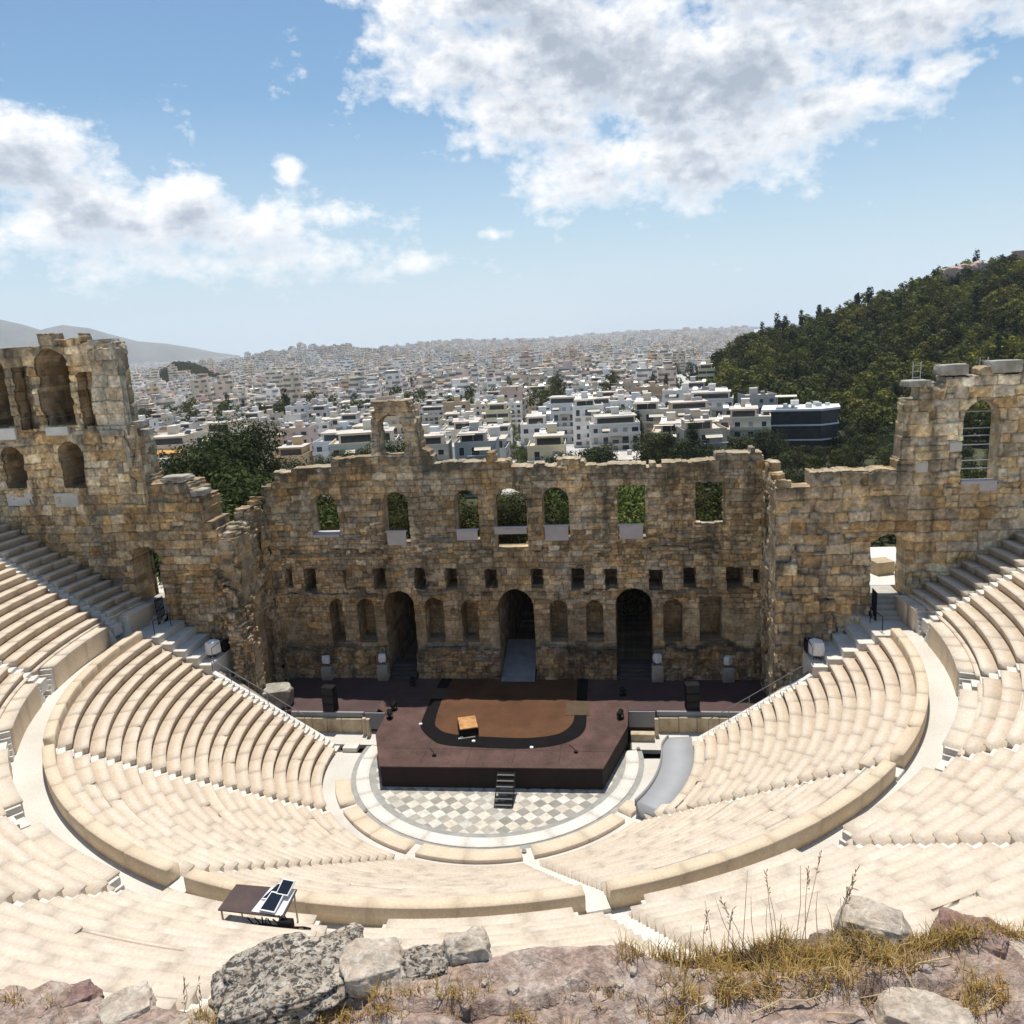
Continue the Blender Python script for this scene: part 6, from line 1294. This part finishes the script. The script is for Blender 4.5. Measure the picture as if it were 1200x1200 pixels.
tag(link('terrain', np_mesh('terrain', np.stack([X_.ravel(), Y_.ravel(), Z_.ravel()], 1), F, [M_ROCKP], smooth=True)), kind='structure')
def gz_at(x, y):
    d = math.hypot(x-CAM[0], y-CAM[1]); a = math.degrees(math.atan2(x-CAM[0], y-CAM[1])); i = int(np.clip(np.searchsorted(aa, a), 0, na-1)); j = int(np.argmin(np.abs(Dd[:, i]-d))); return float(Z_[j, i])
# the cliff under the brow, so that the rock is solid from any side
m = MB(); V = []
for a in np.linspace(-66, 50, 90):
    e_ = float(np.interp(a, ea, ed_)); 
    for d, z in ((e_+1.05, ZG-2.3), (e_+2.3+.4*float(vnoise(a*.3, 1)), 19.5), (e_+3.2+.6*float(vnoise(a*.25, 5)), 15.2)): V.append((CAM[0]+d*math.sin(R(a)), CAM[1]+d*math.cos(R(a)), z))
m.add(V, [(3*i+j, 3*i+3+j, 3*i+4+j, 3*i+1+j) for i in range(89) for j in range(2)]); tag(m.build('terrain', M_ROCKP, smooth=True), kind='structure')
def boulder(name, q, depth_k, m_, lab, seed, amp=.16, box=.30, rz=0., cat='boulder', dz=0.0, sub=5):
    """q = pixel box (x0, y0, x1, y1) of the boulder as it is seen from the brow, standing on the rock ground"""
    x0, y0, x1, y1 = q; xm = (x0+x1)/2; d = ray(xm, y1-4); h = math.hypot(d[0], d[1]); dist = (CAM[2]-ZG-.02)/(-d[2]/h); P = CAM+d*(dist/h); sl = np.linalg.norm(P-CAM); wd = (x1-x0)/FPX*sl*.95; el_ = math.atan2(-d[2], h); ht = (y1-y0)/FPX*sl
    H = max(.05, (ht-wd*depth_k*math.sin(el_)*.5)/max(.3, math.cos(el_))); dp = wd*depth_k
    fw_ = np.array([d[0], d[1]])/h; c = (P[0]+fw_[0]*dp*.42, P[1]+fw_[1]*dp*.42, ZG-.06+H*.30+dz)
    o = rock_block(name, c, (wd*.86, dp*.9, H*.86), rz-math.atan2(fw_[0], fw_[1]), seed, m_, None, amp, sub, box)
    for p_ in o.data.polygons: p_.use_smooth = True
    return tag(o, lab, cat)
boulder('boulder', (258, 1124, 438, 1190), .62, M_LICH, 'big dark boulder mottled with black and white lichen in the foreground', 203, .2, .5)
boulder('boulder', (398, 1106, 482, 1164), .8, M_PALE, 'pale smooth boulder leaning on the right of the big lichen boulder', 205, .12, .4)
boulder('boulder', (452, 1112, 532, 1156), .7, M_LICH, 'low dark lichen covered rock between two pale boulders', 207, .18, .3)
boulder('boulder', (522, 1086, 576, 1136), .8, M_PALE, 'small upright speckled pale boulder near the middle bank', 209, .14, .35)
boulder('boulder', (986, 1056, 1060, 1112), .75, M_PALE, 'white rounded boulder behind the dry grass on the right', 211, .09, .3)
boulder('boulder', (1102, 1076, 1172, 1116), .7, M_RED, 'reddish brown rough rock beside the yellow grass on the right', 213, .2, .35)
boulder('boulder', (1036, 1162, 1136, 1216), .6, M_PALE, 'smooth pale rock at the bottom right picture edge', 215, .1, .45, dz=-.05)
boulder('boulder', (66, 1150, 112, 1178), .8, M_RED, 'small pinkish brown rock at the far left of the brow', 217, .2, .3)
boulder('boulder', (118, 1164, 178, 1196), .8, M_PALE, 'low pale grey rock at the lower left of the brow', 219, .12, .4)
boulder('boulder', (640, 1118, 705, 1152), .8, M_ROCKP, 'low pink grey rock in the middle of the brow', 221, .2, .35, dz=-.03)
boulder('boulder', (1150, 1092, 1216, 1130), .8, M_PALE, 'pale rock at the right picture edge', 223, .12, .4, dz=-.03)
boulder('boulder', (300, 1168, 380, 1204), .7, M_RED, 'flat reddish rock under the big lichen boulder', 225, .2, .4, dz=-.04)
boulder('boulder', (186, 1186, 256, 1220), .7, M_PALE, 'pale grey rock at the bottom left picture edge', 227, .12, .4, dz=-.03)
boulder('boulder', (700, 1104, 748, 1128), .8, M_RED, 'small dark red rock capping the top of the pink slope', 229, .2, .35, dz=-.02)
# loose stones
M_PEB = mat('pebble', (.36, .30, .265), rough=.95, var=.3, scale=9)
rp = np.random.default_rng(31)
for k in range(22):
    x, y = rp.uniform(0, 1200), rp.uniform(1140, 1205); P = at_z(x, y, ZG); s = rp.uniform(.010, .032)
    if np.hypot(P[0]-CAM[0], P[1]-CAM[1]) > np.interp(math.degrees(math.atan2(P[0]-CAM[0], P[1]-CAM[1])), ea, ed_)-.05: continue
    o = rock_block('pebble', (P[0], P[1], gz_at(P[0], P[1])+s*.3), (s*2.2, s*1.7, s*1.3), rp.uniform(0, 6), 300+k, [M_PEB, M_PALE, M_ROCKP][k % 3], None, .15, 2, .35); tag(o, 'small loose stone lying on the pinkish rock of the brow', 'stone', 'loose stones on the brow')
# dry grass: one mass of blades, denser where the photograph shows tufts
M_GRASS = mat('dry_grass_blade', (1, 1, 1), rough=.8, var=.2, scale=2, attr=True, translucent=.25, spec=.15)
TUFT = [(790, 1118, 60, 12, 900), (850, 1120, 65, 16, 1500), (900, 1125, 60, 20, 1900), (960, 1122, 50, 16, 1000), (1010, 1118, 45, 10, 700), (1075, 1112, 45, 10, 800), (1120, 1108, 35, 8, 700), (1165, 1102, 30, 8, 700), (860, 1160, 70, 20, 900), (960, 1160, 60, 25, 900), (1040, 1140, 60, 14, 700), (1150, 1170, 50, 22, 700), (450, 1176, 40, 12, 700), (380, 1186, 40, 10, 600), (530, 1170, 35, 14, 350), (610, 1190, 40, 10, 250), (250, 1190, 30, 8, 350), (800, 1185, 40, 14, 500), (330, 1196, 60, 6, 400), (700, 1160, 40, 14, 220), (20, 1185, 50, 8, 150)]
GV, GF, GC = [], [], []
GP_ = np.array([(.46, .29, .07), (.52, .36, .11), (.38, .23, .06), (.55, .43, .19), (.28, .20, .07), (.38, .27, .09), (.42, .24, .08)]); nb_ = 0
for tx, ty, sx, sy, n_ in TUFT:
    nt_ = max(3, n_//26); cx_ = [(rp.normal(tx, sx*.55), rp.normal(ty, sy*.6)) for _ in range(nt_)]
    hk = rp.uniform(.7, 1.2)
    for k in range(int(n_*.5)):
        c_ = cx_[rp.integers(nt_)]; P = at_z(c_[0]+rp.normal(0, 5), c_[1]+rp.normal(0, 2.5), ZG); d_ = math.hypot(P[0]-CAM[0], P[1]-CAM[1]); e_ = float(np.interp(math.degrees(math.atan2(P[0]-CAM[0], P[1]-CAM[1])), ea, ed_))
        if d_ > e_+.03: continue
        z = gz_at(P[0], P[1])-.01; L = rp.uniform(.03, .10)*hk*(1.15 if tx > 780 else .75); a = rp.uniform(0, 6.28); ln = rp.uniform(.3, .95)*L; w_ = rp.uniform(.0012, .0028)
        dx, dy = math.cos(a), math.sin(a); px_, py_ = -dy*w_, dx*w_; z1 = z+L*.6; z2 = z+L*(1-.35*(ln/L)**2)
        GV += [(P[0]-px_, P[1]-py_, z), (P[0]+px_, P[1]+py_, z), (P[0]+dx*ln*.35+px_*.8, P[1]+dy*ln*.35+py_*.8, z1), (P[0]+dx*ln*.35-px_*.8, P[1]+dy*ln*.35-py_*.8, z1), (P[0]+dx*ln+px_*.15, P[1]+dy*ln+py_*.15, z2), (P[0]+dx*ln-px_*.15, P[1]+dy*ln-py_*.15, z2)]
        GF += [(nb_, nb_+1, nb_+2, nb_+3), (nb_+3, nb_+2, nb_+4, nb_+5)]; nb_ += 6; GC += [GP_[rp.integers(7)]*rp.uniform(.7, 1.25)]*6
tag(link('dry_grass', np_mesh('dry_grass', np.array(GV), np.array(GF), [M_GRASS], col=np.array(GC))), 'matted yellow brown dry grass over the rocks of the foreground', 'grass', kind='stuff')
# a dead thorny cushion in the middle of the grass
m = MB(); P = at_z(893, 1128, ZG)
for k in range(420):
    a, b2 = rp.uniform(0, 6.28), rp.uniform(.15, 1.5); L = rp.uniform(.07, .16); d1 = np.array((math.cos(a)*math.cos(b2), math.sin(a)*math.cos(b2), math.sin(b2)*.8)); p0 = np.array((rp.normal(0, .05), rp.normal(0, .03), 0.0)); p1 = p0+d1*L*.5+rp.normal(0, .01, 3); m.tube([p0, p1, p1+d1*L*.5+rp.normal(0, .018, 3)], [.0022, .0016, .0007], 3, cap=False)
tag(m.build('dead_bush', mat('grey_brown_twig', (.15, .11, .075), rough=.95, var=.3, scale=20), loc=(P[0], P[1], gz_at(P[0], P[1])-.01)), 'dead grey brown thorny cushion in the dry grass', 'bush')
# tall dry stems
M_STEM = mat('dry_stem', (.36, .25, .13), rough=.85, var=.2, scale=20)
STEMS = [(868, 1108, 838, 1052, 0), (878, 1112, 845, 1055, 1), (870, 1105, 876, 1020, 0), (908, 1100, 898, 1022, 1), (912, 1102, 900, 1040, 0), (932, 1102, 938, 1014, 0), (938, 1100, 962, 1000, 1), (944, 1104, 947, 1018, 1), (900, 1098, 899, 1060, 0), (886, 1102, 880, 1050, 0), (976, 1096, 1003, 1022, 2), (978, 1098, 1000, 1036, 1), (958, 1094, 958, 1045, 0), (836, 1092, 826, 1056, 0), (814, 1112, 810, 1085, 0), (824, 1108, 829, 1070, 1), (1090, 1100, 1096, 1086, 0), (21, 1172, 20, 1158, 1), (212, 1168, 216, 1150, 1), (236, 1172, 233, 1146, 1), (990, 1100, 985, 1052, 0), (852, 1106, 858, 1066, 1)]
for k, (xb, yb, xt, yt, hd) in enumerate(STEMS):
    P0 = at_z(xb, yb+4, ZG); d0 = math.hypot(P0[0]-CAM[0], P0[1]-CAM[1]); e_ = float(np.interp(math.degrees(math.atan2(P0[0]-CAM[0], P0[1]-CAM[1])), ea, ed_)); s_ = min(1, (e_-.02)/d0); P0 = np.array((CAM[0]+(P0[0]-CAM[0])*s_, CAM[1]+(P0[1]-CAM[1])*s_, 0)); P0[2] = gz_at(P0[0], P0[1])-.01
    P1 = at_d(xt, yt, min(d0, e_)+.02); L = P1-P0; mid = P0+L*.55+np.array((rp.normal(0, .008), rp.normal(0, .008), .0))
    e = empty('grass_stem', P0); tag(e, 'tall thin dry grass stem with seed head rising above the rocks' if hd else 'bare thin dry grass stem rising above the rocks', 'grass stem', 'dry stems with seed heads' if hd else 'bare dry stems')
    m = MB(); m.tube([(0, 0, 0), mid-P0, L], [.0019, .0015, .0009], 5); m.build('stalk', M_STEM, e)
    if hd:
        m = MB(); dn = L/np.linalg.norm(L)
        for j in range(10 if hd == 1 else 26):
            q0 = L-dn*.012*j*(1 if hd == 1 else .6); v = dn*.018+rp.normal(0, .009 if hd == 1 else .014, 3); m.tube([q0, q0+v*.6, q0+v], [.0012, .0030, .0006], 4, cap=False)
        m.build('seed_head', M_STEM, e)
M_STRAW = mat('pale_straw', (.50, .38, .22), rough=.8, var=.15)
for k, q in enumerate([[(1113, 1124), (1075, 1132), (1040, 1152), (1008, 1171)], [(1060, 1146), (1078, 1162), (1090, 1168)], [(915, 1174), (945, 1175), (970, 1169)], [(968, 1194), (1000, 1195), (1025, 1194)], [(880, 1190), (905, 1180), (918, 1172)], [(830, 1176), (815, 1182), (795, 1186)]]):
    m = MB(); pp = []
    for x, y in q: P = at_z(x, y, ZG+.05); pp.append((P[0], P[1], gz_at(P[0], P[1])+.035))
    P0 = pp[0]; m.tube([tuple(np.array(p)-np.array(P0)) for p in pp], [.004]*(len(pp)-1)+[.002], 5); tag(m.build('straw', M_STRAW, loc=P0), ['longest pale straw lying across the grass on the right', 'short forked pale straw right of the longest straw', 'pale straw lying left of the longest straw', 'thin straw at the bottom edge below the grass', 'bent straw near the bottom left of the grass', 'short straw at the left end of the grass'][k], 'straw')
# ------------------------------------------------------------------ the air
m = MB(); m.box(-8300, 4600, -900.5, 9500, -80, 470)
hz_ = m.build('haze', []) if False else link('haze', m.mesh('haze', [])); hm = bpy.data.materials.new('haze_air'); t = nt(hm); b = NB(t); out = b.n('ShaderNodeOutputMaterial'); v = b.n('ShaderNodeVolumePrincipled')
v.inputs['Color'].default_value = (.82, .90, 1.0, 1); v.inputs['Density'].default_value = HAZE; v.inputs['Anisotropy'].default_value = .0; b.l(v.outputs[0], out.inputs['Volume']); hz_.data.materials.append(hm); tag(hz_, kind='stuff', label='pale bluish summer haze lying over the distant town and mountains', cat='haze')
SC.cycles.volume_bounces = 1; SC.cycles.max_bounces = 8; SC.cycles.diffuse_bounces = 4; SC.cycles.use_denoising = True; SC.cycles.sample_clamp_indirect = 4.0
